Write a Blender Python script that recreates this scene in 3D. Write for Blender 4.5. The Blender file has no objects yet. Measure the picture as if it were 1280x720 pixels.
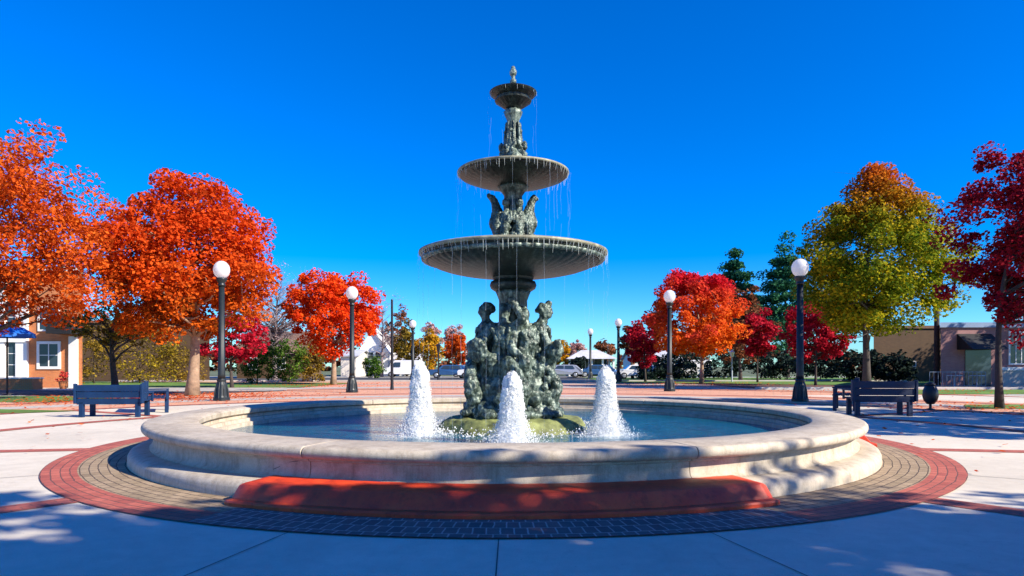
import bpy, bmesh, math, random
import numpy as np
from mathutils import Vector, Matrix
R = math.radians
sc = bpy.context.scene
col = sc.collection

# ------------------------------------------------------------------ camera, light
F_PX = 833.0; HZ = 458.0; CAM_Z = 1.3
cd = bpy.data.cameras.new('camera'); cam = bpy.data.objects.new('camera', cd); col.objects.link(cam)
cam.location = (0, 0, CAM_Z); cam.rotation_euler = (R(90), 0, 0)
cd.sensor_width = 36; cd.lens = F_PX/1280*36; cd.shift_y = (HZ-360)/1280; cd.clip_end = 3000; cd.clip_start = 0.05
sc.camera = cam

SUN_DIR = Vector((0.885, -0.465, 0)).normalized(); SUN_EL = R(33)
w = bpy.data.worlds.new('World'); sc.world = w; w.use_nodes = True
nt = w.node_tree; nt.nodes.clear()
out = nt.nodes.new('ShaderNodeOutputWorld'); bg = nt.nodes.new('ShaderNodeBackground')
sky = nt.nodes.new('ShaderNodeTexSky'); sky.sky_type = 'NISHITA'; sky.sun_disc = False
sky.sun_elevation = SUN_EL; sky.sun_rotation = math.atan2(SUN_DIR.x, SUN_DIR.y)
sky.altitude = 300; sky.air_density = 1.0; sky.dust_density = 0.15; sky.ozone_density = 4.0
tint = nt.nodes.new('ShaderNodeMix'); tint.data_type = 'RGBA'; tint.blend_type = 'MULTIPLY'; tint.inputs[0].default_value = 1
tint.inputs[7].default_value = (0.52, 0.99, 1.50, 1)
hs = nt.nodes.new('ShaderNodeHueSaturation'); hs.inputs['Saturation'].default_value = 1.65; hs.inputs['Hue'].default_value = 0.5
hs.inputs['Value'].default_value = 1.0
nt.links.new(sky.outputs[0], hs.inputs['Color']); nt.links.new(hs.outputs[0], tint.inputs[6])
nt.links.new(tint.outputs[2], bg.inputs[0]); bg.inputs[1].default_value = 0.082
nt.links.new(bg.outputs[0], out.inputs[0])

sl = bpy.data.lights.new('sun', 'SUN'); sl.energy = 5.0; sl.angle = R(0.5); sl.color = (1.0, 0.91, 0.76)
so = bpy.data.objects.new('sun', sl); col.objects.link(so)
sd = Vector((SUN_DIR.x*math.cos(SUN_EL), SUN_DIR.y*math.cos(SUN_EL), math.sin(SUN_EL)))
so.rotation_euler = sd.to_track_quat('Z', 'Y').to_euler(); so.location = (30, -20, 40)
vs = sc.view_settings; vs.view_transform = 'Standard'; vs.look = 'None'; vs.gamma = 1; vs.exposure = 0.9; vs.use_curve_mapping = False

# ------------------------------------------------------------------ helpers
FX, FY = -0.1, 11.68
def P(px, d): return (px-640)/F_PX*d
def Z(py, d): return CAM_Z+(HZ-py)/F_PX*d

def link(o, parent=None):
    col.objects.link(o)
    if parent: o.parent = parent
    return o
def mesh_obj(name, verts, faces, m, parent=None, smooth=False, loc=None):
    me = bpy.data.meshes.new(name)
    if isinstance(verts, np.ndarray):
        nv = len(verts); nf = len(faces); k = faces.shape[1]
        me.vertices.add(nv); me.vertices.foreach_set('co', verts.astype(np.float32).ravel())
        me.loops.add(nf*k); me.loops.foreach_set('vertex_index', faces.astype(np.int32).ravel())
        me.polygons.add(nf); me.polygons.foreach_set('loop_start', np.arange(0, nf*k, k, dtype=np.int32))
        me.polygons.foreach_set('loop_total', np.full(nf, k, dtype=np.int32))
        me.update(calc_edges=True); me.validate()
    else:
        me.from_pydata(verts, [], faces); me.update()
    if smooth: me.polygons.foreach_set('use_smooth', [True]*len(me.polygons))
    me.materials.append(m)
    o = bpy.data.objects.new(name, me)
    if loc: o.location = loc
    return link(o, parent)
def from_bm(name, bm, m, parent=None, smooth=False, loc=None, bevel=0):
    bmesh.ops.recalc_face_normals(bm, faces=bm.faces)
    me = bpy.data.meshes.new(name); bm.to_mesh(me); bm.free()
    if smooth: me.polygons.foreach_set('use_smooth', [True]*len(me.polygons))
    me.materials.append(m); o = bpy.data.objects.new(name, me)
    if loc: o.location = loc
    if bevel:
        b = o.modifiers.new('bevel', 'BEVEL'); b.width = bevel; b.segments = 2; b.limit_method = 'ANGLE'
    return link(o, parent)
def empty(name, loc, rz=0):
    o = bpy.data.objects.new(name, None); o.empty_display_size = .2; o.location = loc; o.rotation_euler = (0, 0, rz); return link(o)
def tag(o, label=None, cat=None, group=None, kind=None):
    if label: o['label'] = label
    if cat: o['category'] = cat
    if group: o['group'] = group
    if kind: o['kind'] = kind
    return o
def children(o): return [c for c in bpy.data.objects if c.parent == o]
def copy_tree(o, loc=None, rz=None, label=None, parent=None, scale=None):
    c = o.copy(); col.objects.link(c)
    if parent: c.parent = parent
    for ch in children(o): copy_tree(ch, parent=c)
    if loc is not None: c.location = loc
    if rz is not None: c.rotation_euler = (0, 0, rz)
    if scale: c.scale = (scale,)*3
    if label: c['label'] = label
    return c
def box(bm, x0, x1, y0, y1, z0, z1):
    v = [bm.verts.new(p) for p in [(x0,y0,z0),(x1,y0,z0),(x1,y1,z0),(x0,y1,z0),(x0,y0,z1),(x1,y0,z1),(x1,y1,z1),(x0,y1,z1)]]
    for f in [(0,3,2,1),(4,5,6,7),(0,1,5,4),(1,2,6,5),(2,3,7,6),(3,0,4,7)]: bm.faces.new([v[i] for i in f])
    return v
def tube(bm, pts, rads, n=8, cap=True):
    pts = [Vector(p) for p in pts]; rings = []
    for i, p in enumerate(pts):
        t = (pts[min(i+1, len(pts)-1)]-pts[max(i-1, 0)]).normalized()
        a = t.cross(Vector((0, 0, 1)) if abs(t.z) < .9 else Vector((1, 0, 0))).normalized(); b = t.cross(a)
        rings.append([bm.verts.new(p+(a*math.cos(k*2*math.pi/n)+b*math.sin(k*2*math.pi/n))*rads[i]) for k in range(n)])
    for i in range(len(rings)-1):
        for k in range(n): bm.faces.new([rings[i][k], rings[i][(k+1) % n], rings[i+1][(k+1) % n], rings[i+1][k]])
    if cap: bm.faces.new(rings[0][::-1]); bm.faces.new(rings[-1])
def lathe(bm, prof, n=48, a0=0, a1=2*math.pi, mod=None, closed=False, c=(0, 0)):
    full = abs(a1-a0-2*math.pi) < 1e-6
    cnt = n if full else n+1; rings = []
    for k in range(cnt):
        a = a0+(a1-a0)*k/n; ring = []
        for j, (r, z) in enumerate(prof):
            rr = r*(mod(a, j) if mod else 1)
            ring.append(bm.verts.new((c[0]+rr*math.cos(a), c[1]+rr*math.sin(a), z)))
        rings.append(ring)
    m = len(prof)
    for k in range(n):
        A, B = rings[k], rings[(k+1) % cnt]
        for j in range(m if closed else m-1): bm.faces.new([A[j], B[j], B[(j+1) % m], A[(j+1) % m]])
    if not full and closed: bm.faces.new(rings[0]); bm.faces.new(rings[-1][::-1])
def ball(bm, c, r, sub=2, sc3=(1, 1, 1), rot=None):
    m = Matrix.Translation(c)
    if rot: m = m @ rot
    m = m @ Matrix.Diagonal((r*sc3[0], r*sc3[1], r*sc3[2], 1))
    bmesh.ops.create_icosphere(bm, subdivisions=sub, radius=1, matrix=m)
def limb(bm, pts, rads, n=10):
    for p, r in zip(pts, rads): ball(bm, Vector(p), r, 2)
    for i in range(len(pts)-1):
        tube(bm, [pts[i], pts[i+1]], [rads[i]*.98, rads[i+1]*.98], n)
_tex = {}
def sculpt_mods(o, voxel, disp, scale=.1):
    rm = o.modifiers.new('remesh', 'REMESH'); rm.mode = 'VOXEL'; rm.voxel_size = voxel; rm.use_smooth_shade = True
    s = o.modifiers.new('smooth', 'SMOOTH'); s.factor = .5; s.iterations = 1
    key = round(scale, 3)
    if key not in _tex:
        t = bpy.data.textures.new('clouds', 'CLOUDS'); t.noise_scale = scale; t.noise_depth = 3; _tex[key] = t
    if disp:
        dm = o.modifiers.new('disp', 'DISPLACE'); dm.texture = _tex[key]; dm.strength = disp; dm.mid_level = .5; dm.texture_coords = 'GLOBAL'

# ------------------------------------------------------------------ materials
def new_mat(name):
    m = bpy.data.materials.new(name); m.use_nodes = True; nt = m.node_tree
    return m, nt, nt.nodes['Principled BSDF']
def N(nt, t, **kw):
    n = nt.nodes.new(t)
    for k, v in kw.items(): setattr(n, k, v)
    return n
def ramp(nt, fac, stops):
    r = N(nt, 'ShaderNodeValToRGB'); e = r.color_ramp.elements
    while len(e) < len(stops): e.new(.5)
    for i, (p, c) in enumerate(stops): e[i].position = p; e[i].color = (*c, 1)
    nt.links.new(fac, r.inputs[0]); return r.outputs[0]
def mix(nt, a, b, fac, mode='MIX'):
    x = N(nt, 'ShaderNodeMix', data_type='RGBA', blend_type=mode)
    for sock, v in ((x.inputs[0], fac), (x.inputs[6], a), (x.inputs[7], b)):
        if isinstance(v, (int, float)): sock.default_value = v
        elif isinstance(v, tuple): sock.default_value = (*v, 1)
        else: nt.links.new(v, sock)
    return x.outputs[2]
def math_(nt, op, a, b=None, clamp=False):
    x = N(nt, 'ShaderNodeMath', operation=op); x.use_clamp = clamp
    for i, v in enumerate((a, b)):
        if v is None: continue
        if isinstance(v, (int, float)): x.inputs[i].default_value = v
        else: nt.links.new(v, x.inputs[i])
    return x.outputs[0]
def noise(nt, vec, scale, detail=4, rough=.6, dist=0):
    n = N(nt, 'ShaderNodeTexNoise'); n.inputs['Scale'].default_value = scale; n.inputs['Detail'].default_value = detail
    n.inputs['Roughness'].default_value = rough; n.inputs['Distortion'].default_value = dist
    nt.links.new(vec, n.inputs['Vector']); return n.outputs[0]
def bump(nt, b, h, strength=.3, dist=.01):
    n = N(nt, 'ShaderNodeBump'); n.inputs['Strength'].default_value = strength; n.inputs['Distance'].default_value = dist
    nt.links.new(h, n.inputs['Height']); nt.links.new(n.outputs[0], b.inputs['Normal'])
def simple(name, c, rough=.6, var=.25, scale=6, bstr=.15, metal=0, fine=60):
    m, nt, b = new_mat(name); co = N(nt, 'ShaderNodeTexCoord').outputs['Object']
    n1 = noise(nt, co, scale, 5); n2 = noise(nt, co, fine, 3)
    d = tuple(x*(1-var) for x in c); l = tuple(min(1, x*(1+var)) for x in c)
    c1 = ramp(nt, n1, [(.3, d), (.7, l)])
    c2 = mix(nt, c1, ramp(nt, n2, [(.3, (.75,)*3), (.7, (1.15,)*3)]), .5, 'MULTIPLY')
    nt.links.new(c2, b.inputs['Base Color']); b.inputs['Roughness'].default_value = rough; b.inputs['Metallic'].default_value = metal
    if bstr: bump(nt, b, n2, bstr, .01)
    return m
def leaf_mat(name, cols, top=None, zr=(3, 8), clump=.9, transl=.35, side=None):
    """cols: 3 colours dark..light by leaf; top: colour towards the crown's top (a real colour change of the leaves)"""
    m, nt, b = new_mat(name); tc = N(nt, 'ShaderNodeTexCoord').outputs['Object']
    geo = N(nt, 'ShaderNodeNewGeometry'); rnd = geo.outputs['Random Per Island']
    n = noise(nt, tc, clump, 3, .6)
    f = math_(nt, 'ADD', math_(nt, 'MULTIPLY', n, .9), math_(nt, 'MULTIPLY', rnd, .5)); f = math_(nt, 'SUBTRACT', f, .2)
    c = ramp(nt, f, [(.25, cols[0]), (.5, cols[1]), (.78, cols[2])])
    if top:
        s = N(nt, 'ShaderNodeSeparateXYZ'); nt.links.new(tc, s.inputs[0])
        z = math_(nt, 'DIVIDE', math_(nt, 'SUBTRACT', s.outputs[2], zr[0]), zr[1]-zr[0])
        z = math_(nt, 'ADD', z, math_(nt, 'MULTIPLY', math_(nt, 'SUBTRACT', n, .5), 1.6), clamp=True)
        c = mix(nt, c, mix(nt, tuple(x*.7 for x in top), tuple(min(1, x*1.25) for x in top), rnd), z)
    if side:   # centre / outside change: side=(colour, radius)
        s2 = N(nt, 'ShaderNodeVectorMath', operation='LENGTH'); sp = N(nt, 'ShaderNodeSeparateXYZ'); cb = N(nt, 'ShaderNodeCombineXYZ')
        nt.links.new(tc, sp.inputs[0]); nt.links.new(sp.outputs[0], cb.inputs[0]); nt.links.new(sp.outputs[1], cb.inputs[1]); nt.links.new(cb.outputs[0], s2.inputs[0])
        q = math_(nt, 'MULTIPLY', math_(nt, 'SUBTRACT', math_(nt, 'DIVIDE', s2.outputs['Value'], side[1]), .55), 2.2)
        q = math_(nt, 'ADD', q, math_(nt, 'MULTIPLY', math_(nt, 'SUBTRACT', n, .5), 1.5), clamp=True)
        c = mix(nt, c, mix(nt, tuple(x*.7 for x in side[0]), tuple(min(1, x*1.25) for x in side[0]), rnd), q)
    nt.links.new(c, b.inputs['Base Color']); b.inputs['Roughness'].default_value = .75; b.inputs['Specular IOR Level'].default_value = .08
    t = N(nt, 'ShaderNodeBsdfTranslucent'); nt.links.new(c, t.inputs[0]); ms = N(nt, 'ShaderNodeMixShader'); ms.inputs[0].default_value = transl
    nt.links.new(b.outputs[0], ms.inputs[1]); nt.links.new(t.outputs[0], ms.inputs[2])
    nt.links.new(ms.outputs[0], nt.nodes['Material Output'].inputs[0])
    return m

def concrete_mat(name, c, stain=.25):
    m, nt, b = new_mat(name); co = N(nt, 'ShaderNodeTexCoord').outputs['Object']
    big = noise(nt, co, .45, 6, .65, .5); mid = noise(nt, co, 5, 6, .7); fine = noise(nt, co, 120, 3)
    c1 = ramp(nt, big, [(.3, tuple(x*(1-stain) for x in c)), (.6, c)])
    c2 = mix(nt, c1, ramp(nt, mid, [(.3, (.82, .80, .78)), (.65, (1.04,)*3)]), .6, 'MULTIPLY')
    c3 = mix(nt, c2, ramp(nt, fine, [(.35, (.75,)*3), (.6, (1.08,)*3)]), .45, 'MULTIPLY')
    sp = noise(nt, co, 38, 2, .5); c3 = mix(nt, c3, (.16, .12, .09), ramp(nt, sp, [(.70, (0,)*3), (.74, (.5,)*3)]))
    dr = noise(nt, co, 1.1, 7, .8, 1.5); c3 = mix(nt, c3, (.30, .25, .20), ramp(nt, dr, [(.58, (0,)*3), (.74, (.42,)*3)]))
    nt.links.new(c3, b.inputs['Base Color']); b.inputs['Roughness'].default_value = .8
    bump(nt, b, math_(nt, 'ADD', fine, mid), .25, .004)
    return m
def polar_brick(name, c1, c2, mortar, bw, bh, mod=0.02, patch=None, r0=6.2):
    m, nt, b = new_mat(name); tc = N(nt, 'ShaderNodeTexCoord').outputs['Object']
    s = N(nt, 'ShaderNodeSeparateXYZ'); nt.links.new(tc, s.inputs[0])
    th = math_(nt, 'ARCTAN2', s.outputs[1], s.outputs[0])
    x2 = math_(nt, 'MULTIPLY', s.outputs[0], s.outputs[0]); y2 = math_(nt, 'MULTIPLY', s.outputs[1], s.outputs[1])
    rr = math_(nt, 'ADD', math_(nt, 'SQRT', math_(nt, 'ADD', x2, y2)), math_(nt, 'MULTIPLY', noise(nt, tc, 2.5, 4, .6), .05))
    th = math_(nt, 'ADD', th, math_(nt, 'MULTIPLY', noise(nt, tc, 3.1, 4, .6), .006))
    cb = N(nt, 'ShaderNodeCombineXYZ'); nt.links.new(math_(nt, 'MULTIPLY', th, r0), cb.inputs[0]); nt.links.new(rr, cb.inputs[1])
    br = N(nt, 'ShaderNodeTexBrick'); nt.links.new(cb.outputs[0], br.inputs['Vector']); br.inputs['Scale'].default_value = 1
    br.inputs['Brick Width'].default_value = bw; br.inputs['Row Height'].default_value = bh; br.inputs['Mortar Size'].default_value = .007
    br.inputs['Mortar Smooth'].default_value = .2; br.inputs['Bias'].default_value = 0
    br.inputs['Color1'].default_value = (*c1, 1); br.inputs['Color2'].default_value = (*c2, 1); br.inputs['Mortar'].default_value = (*mortar, 1)
    n = noise(nt, tc, 3.5, 5, .7); f = noise(nt, tc, 60, 3)
    c = mix(nt, br.outputs[0], ramp(nt, n, [(.3, (.65, .62, .6)), (.6, (1.08,)*3)]), .7, 'MULTIPLY')
    c = mix(nt, c, ramp(nt, f, [(.3, (.75,)*3), (.65, (1.1,)*3)]), .5, 'MULTIPLY')
    nt.links.new(c, b.inputs['Base Color']); b.inputs['Roughness'].default_value = .85
    h = math_(nt, 'SUBTRACT', math_(nt, 'MULTIPLY', f, .3), math_(nt, 'MULTIPLY', br.outputs[1], 1.5)); bump(nt, b, h, .6, .006)
    return m
def wall_brick(name, c1, c2, mortar, bw=.22, bh=.075):
    m, nt, b = new_mat(name); tc = N(nt, 'ShaderNodeTexCoord').outputs['Object']
    s = N(nt, 'ShaderNodeSeparateXYZ'); nt.links.new(tc, s.inputs[0]); cb = N(nt, 'ShaderNodeCombineXYZ')
    nt.links.new(math_(nt, 'ADD', s.outputs[0], s.outputs[1]), cb.inputs[0]); nt.links.new(s.outputs[2], cb.inputs[1])
    br = N(nt, 'ShaderNodeTexBrick'); nt.links.new(cb.outputs[0], br.inputs['Vector']); br.inputs['Scale'].default_value = 1
    br.inputs['Brick Width'].default_value = bw; br.inputs['Row Height'].default_value = bh; br.inputs['Mortar Size'].default_value = .008
    br.inputs['Color1'].default_value = (*c1, 1); br.inputs['Color2'].default_value = (*c2, 1); br.inputs['Mortar'].default_value = (*mortar, 1)
    n = noise(nt, tc, .8, 5, .7)
    c = mix(nt, br.outputs[0], ramp(nt, n, [(.3, (.75,)*3), (.65, (1.1,)*3)]), .7, 'MULTIPLY')
    nt.links.new(c, b.inputs['Base Color']); b.inputs['Roughness'].default_value = .85
    bump(nt, b, br.outputs[1], -.4, .006); return m

def foam_mat(alpha=1, c=(.97, .98, .985)):
    m, nt, b = new_mat('foaming_water'); b.inputs['Base Color'].default_value = (*c, 1); b.inputs['Roughness'].default_value = .25
    b.inputs['Subsurface Weight'].default_value = 0
    t = N(nt, 'ShaderNodeBsdfTranslucent'); t.inputs[0].default_value = (*c, 1); ms = N(nt, 'ShaderNodeMixShader'); ms.inputs[0].default_value = .5
    nt.links.new(b.outputs[0], ms.inputs[1]); nt.links.new(t.outputs[0], ms.inputs[2]); o = ms.outputs[0]
    if alpha < 1:
        tr = N(nt, 'ShaderNodeBsdfTransparent'); m2 = N(nt, 'ShaderNodeMixShader'); m2.inputs[0].default_value = alpha
        nt.links.new(tr.outputs[0], m2.inputs[1]); nt.links.new(o, m2.inputs[2]); o = m2.outputs[0]
    nt.links.new(o, nt.nodes['Material Output'].inputs[0]); return m
M = {}
M['concrete'] = concrete_mat('plaza_concrete', (.70, .63, .51), .20)
M['sidewalk'] = concrete_mat('sidewalk_concrete', (.50, .47, .42), .2)
def basin_mat():
    m, nt, b = new_mat('weathered_cast_stone'); co = N(nt, 'ShaderNodeTexCoord').outputs['Object']
    big = noise(nt, co, .8, 6, .7, .6); mid = noise(nt, co, 7, 6, .75); fine = noise(nt, co, 110, 3)
    mp = N(nt, 'ShaderNodeMapping'); mp.inputs['Scale'].default_value = (9, 9, .9); nt.links.new(co, mp.inputs[0]); stk = noise(nt, mp.outputs[0], 1, 6, .75)
    c = ramp(nt, big, [(.3, (.38, .315, .235)), (.52, (.55, .475, .37)), (.75, (.49, .43, .35))])
    c = mix(nt, c, ramp(nt, mid, [(.32, (.66, .62, .58)), (.55, (1.0,)*3), (.7, (1.08,)*3)]), .7, 'MULTIPLY')
    c = mix(nt, c, ramp(nt, stk, [(.34, (.55, .50, .45)), (.5, (1.0,)*3)]), .55, 'MULTIPLY')
    c = mix(nt, c, ramp(nt, fine, [(.35, (.72,)*3), (.6, (1.06,)*3)]), .5, 'MULTIPLY')
    nt.links.new(c, b.inputs['Base Color']); b.inputs['Roughness'].default_value = .75
    bump(nt, b, math_(nt, 'ADD', math_(nt, 'MULTIPLY', mid, 1.5), fine), .5, .006); return m
M['basin'] = basin_mat()
M['tan_brick'] = polar_brick('tan_pavers', (.40, .29, .18), (.30, .22, .13), (.08, .055, .04), .20, .10)
M['red_brick'] = polar_brick('red_pavers', (.50, .13, .085), (.38, .085, .06), (.13, .06, .05), .20, .10)
M['band_brick'] = polar_brick('band_pavers', (.46, .12, .08), (.36, .09, .06), (.12, .06, .05), .10, .20, r0=10)
M['shade_tinted_brick'] = polar_brick('shade_tinted_soldier_pavers', (.19, .12, .11), (.13, .085, .085), (.42, .36, .32), .105, .20)  # soldier courses with the tree shade put into their colour
M['salmon'] = polar_brick('salmon_pavers', (.70, .36, .22), (.62, .30, .18), (.36, .22, .15), .6, .3, r0=25)
M['asphalt'] = simple('asphalt', (.055, .055, .06), .9, .3, .6, .3, fine=80)
M['gravel'] = simple('pale_gravel', (.42, .38, .33), .95, .4, 2, .4, fine=14)
M['mulch'] = simple('mulch', (.11, .06, .035), .95, .4, 3, .4, fine=18)
M['terrain'] = simple('dry_ground', (.10, .12, .05), .95, .4, .1, .1, fine=3)
M['lawn'] = simple('lawn', (.10, .20, .02), .9, .45, .5, .4, fine=30)
M['kerb'] = concrete_mat('kerb_concrete', (.5, .47, .43), .2)

def redpaint():
    m, nt, b = new_mat('worn_red_paint'); co = N(nt, 'ShaderNodeTexCoord').outputs['Object']
    n = noise(nt, co, 2.2, 7, .7, .4); f = noise(nt, co, 45, 4, .7); g = noise(nt, co, 9, 6, .75)
    c = ramp(nt, n, [(.3, (.50, .035, .014)), (.5, (.70, .060, .016)), (.7, (.80, .10, .022))])
    c = mix(nt, c, ramp(nt, g, [(.32, (.45, .4, .4)), (.5, (1,)*3)]), .7, 'MULTIPLY')
    c = mix(nt, c, (.36, .22, .16), ramp(nt, f, [(.66, (0,)*3), (.72, (.7,)*3)]))
    nt.links.new(c, b.inputs['Base Color']); b.inputs['Roughness'].default_value = .5; bump(nt, b, math_(nt, 'ADD', f, g), .35, .006); return m
M['red_paint'] = redpaint()
def patina(name, stops):
    m, nt, b = new_mat(name); co = N(nt, 'ShaderNodeTexCoord').outputs['Object']
    n = noise(nt, co, 7, 6, .7, .3); mp = N(nt, 'ShaderNodeMapping'); mp.inputs['Scale'].default_value = (18, 18, 2.5); nt.links.new(co, mp.inputs[0])
    st = noise(nt, mp.outputs[0], 1, 5, .7); f = noise(nt, co, 55, 4)
    k = math_(nt, 'ADD', math_(nt, 'MULTIPLY', n, .55), math_(nt, 'MULTIPLY', st, .45))
    c = ramp(nt, k, stops)
    c = mix(nt, c, ramp(nt, f, [(.3, (.55,)*3), (.6, (1.15,)*3)]), .6, 'MULTIPLY')
    nt.links.new(c, b.inputs['Base Color']); b.inputs['Roughness'].default_value = .42; b.inputs['Metallic'].default_value = .15
    bump(nt, b, math_(nt, 'ADD', f, n), .5, .01); return m
M['bronze'] = patina('weathered_bronze', [(.36, (.012, .020, .017)), (.47, (.045, .066, .054)), (.55, (.16, .21, .175)), (.68, (.42, .49, .40))])
M['shade_dark_wet_bronze'] = patina('shade_darkened_wet_bronze', [(.36, (.004, .008, .007)), (.50, (.012, .020, .017)), (.60, (.04, .058, .048)), (.74, (.24, .27, .20))])  # darker copy of the bronze: wet metal, with underside shade painted in
M['bowl_lip'] = simple('limescaled_lip', (.26, .25, .17), .5, .5, 8, .4)
M['moss'] = simple('mossy_stone', (.17, .19, .06), .7, .6, 5, .6, fine=35)
M['lamp_iron'] = simple('dark_green_iron', (.008, .014, .017), .45, .3, 5, .1)
M['iron'] = simple('black_iron', (.012, .012, .015), .4, .3, 5, .1)
M['globe'] = foam_mat(1, (.88, .88, .87)); M['globe'].name = 'opal_glass'
M['blue_wood'] = simple('blue_painted_slats', (.004, .026, .085), .35, .25, 4, .15)
_b = M['blue_wood'].node_tree.nodes['Principled BSDF']; _b.inputs['Roughness'].default_value = .6; _b.inputs['Specular IOR Level'].default_value = .25
M['navy_wood'] = simple('navy_painted_slats', (.004, .014, .05), .6, .25, 4, .15)
M['bark_tan'] = simple('tan_bark', (.30, .20, .13), .9, .35, 5, .6, fine=22)
M['bark_dark'] = simple('dark_bark', (.055, .042, .036), .9, .4, 5, .6, fine=22)
M['bark_grey'] = simple('grey_bark', (.26, .20, .20), .9, .3, 5, .4, fine=22)
M['white'] = simple('white_paint', (.78, .77, .74), .5, .08, 2, .05)
M['offwhite'] = simple('cream_stucco', (.68, .62, .54), .7, .12, 2, .1)
M['glass'] = simple('window_glass', (.03, .05, .07), .08, .3, .6, 0)
M['orange_brick'] = wall_brick('orange_brick', (.66, .20, .05), (.56, .155, .04), (.40, .24, .14))
M['pink_brick'] = wall_brick('pink_brick', (.36, .17, .16), (.30, .13, .13), (.26, .18, .17))
M['brown_wall'] = wall_brick('brown_brick', (.11, .06, .025), (.085, .045, .02), (.08, .05, .03))
M['roof_brown'] = simple('brown_shingles', (.16, .09, .055), .9, .3, 1, .3, fine=8)
M['roof_grey'] = simple('pale_grey_roof', (.50, .50, .54), .7, .15, 1, .2, fine=8)
M['roof_blue'] = simple('blue_grey_fascia', (.20, .28, .42), .6, .15, 1, .1)
M['awning_black'] = simple('black_canvas', (.012, .012, .014), .8, .3, 2, .1)
M['umbrella_blue'] = simple('blue_canvas', (.01, .13, .60), .6, .15, 2, .1)
M['car_white'] = simple('white_car_paint', (.75, .75, .76), .2, .03, 1, 0)
M['car_blue'] = simple('blue_car_paint', (.03, .09, .22), .2, .1, 1, 0)
M['car_dark'] = simple('dark_car_paint', (.02, .025, .035), .2, .1, 1, 0)
M['car_silver'] = simple('silver_car_paint', (.42, .44, .48), .25, .05, 1, 0, metal=.4)
M['tyre'] = simple('tyre_rubber', (.02, .02, .02), .85, .2, 5, .1)
M['red_clay'] = simple('red_flowers', (.55, .03, .02), .8, .4, 20, .4)
M['rail_metal'] = simple('blue_grey_metal', (.13, .17, .24), .5, .2, 4, 0)
M['white_metal'] = simple('pale_metal', (.45, .50, .58), .4, .1, 4, 0)
M['joint'] = simple('joint_filler', (.10, .09, .085), .95, .3, 9, .2)

def water_mat():
    m, nt, b = new_mat('pool_water'); co = N(nt, 'ShaderNodeTexCoord').outputs['Object']
    n = noise(nt, co, 3.0, 4, .6, .6); n2 = noise(nt, co, 14, 3, .6, .8)
    c = ramp(nt, n, [(.3, (.003, .06, .12)), (.7, (.008, .13, .19))])
    # foam carried round the three jets
    s = N(nt, 'ShaderNodeSeparateXYZ'); nt.links.new(co, s.inputs[0]); tot = None
    for (jx, jy) in JETS:
        v = N(nt, 'ShaderNodeVectorMath', operation='DISTANCE'); nt.links.new(co, v.inputs[0]); v.inputs[1].default_value = (jx-FX, jy-FY, 0)
        q = math_(nt, 'SUBTRACT', 1.0, math_(nt, 'DIVIDE', v.outputs['Value'], 1.0), clamp=True)
        tot = q if tot is None else math_(nt, 'MAXIMUM', tot, q)
    fo = noise(nt, co, 22, 5, .75, 1.2); fm = math_(nt, 'ADD', math_(nt, 'MULTIPLY', tot, .38), fo)
    c = mix(nt, c, (.75, .82, .85), ramp(nt, fm, [(.66, (0,)*3), (.76, (.9,)*3)]))
    nt.links.new(c, b.inputs['Base Color']); b.inputs['Roughness'].default_value = .06; b.inputs['IOR'].default_value = 1.33
    h = math_(nt, 'ADD', math_(nt, 'MULTIPLY', n, 1.0), math_(nt, 'MULTIPLY', n2, .5)); bump(nt, b, h, .8, .06); return m
JETS = [(-1.47, 10.65), (0.0, 9.45), (1.50, 10.65)]
M['water'] = water_mat()
M['foam'] = foam_mat(); M['stream'] = foam_mat(.11, (.6, .72, .85)); M['drip'] = foam_mat(.38, (.8, .86, .85))

# ------------------------------------------------------------------ ground
def sheet_rect(name, x0, x1, y0, y1, z, m):
    return mesh_obj(name, [(x0,y0,z),(x1,y0,z),(x1,y1,z),(x0,y1,z)], [(0,1,2,3)], m)
def sheet_poly(name, pts, z, m):
    return mesh_obj(name, [(x, y, z) for x, y in pts], [tuple(range(len(pts)))], m)
def S(o): return tag(o, kind='structure')
def ring(name, r0, r1, z, m, a0=0, a1=360, n=160, rj=0, inner_rj=0):
    vs_, fs = [], []
    for k in range(n+1):
        a = R(a0+(a1-a0)*k/n)
        vs_ += [(r0*math.cos(a), r0*math.sin(a), z), (r1*math.cos(a), r1*math.sin(a), z)]
    for k in range(n): i = 2*k; fs.append((i, i+1, i+3, i+2))
    return mesh_obj(name, vs_, fs, m, loc=(FX, FY, 0))

S(sheet_rect('ground', -900, 900, -60, 1600, -.03, M['terrain']))
S(sheet_rect('plaza', -34, 34, -16, 30, 0, M['concrete']))
S(sheet_rect('brick_plaza', -34, 34, 30.0, 57, .0, M['salmon'])).location = (0, 0, 0)
S(ring('brick_ring_road', 15.2, 21.5, .004, M['salmon'], 20, 170))
S(ring('tan_paving', 5.4, 6.30, .010, M['tan_brick']))
S(ring('red_paving', 6.30, 6.68, .010, M['red_brick']))
S(ring('shade_tinted_paving', 6.10, 6.68, .014, M['shade_tinted_brick'], 247, 293, 60))  # dark arc laid where tree shade falls, the shade painted in
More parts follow.
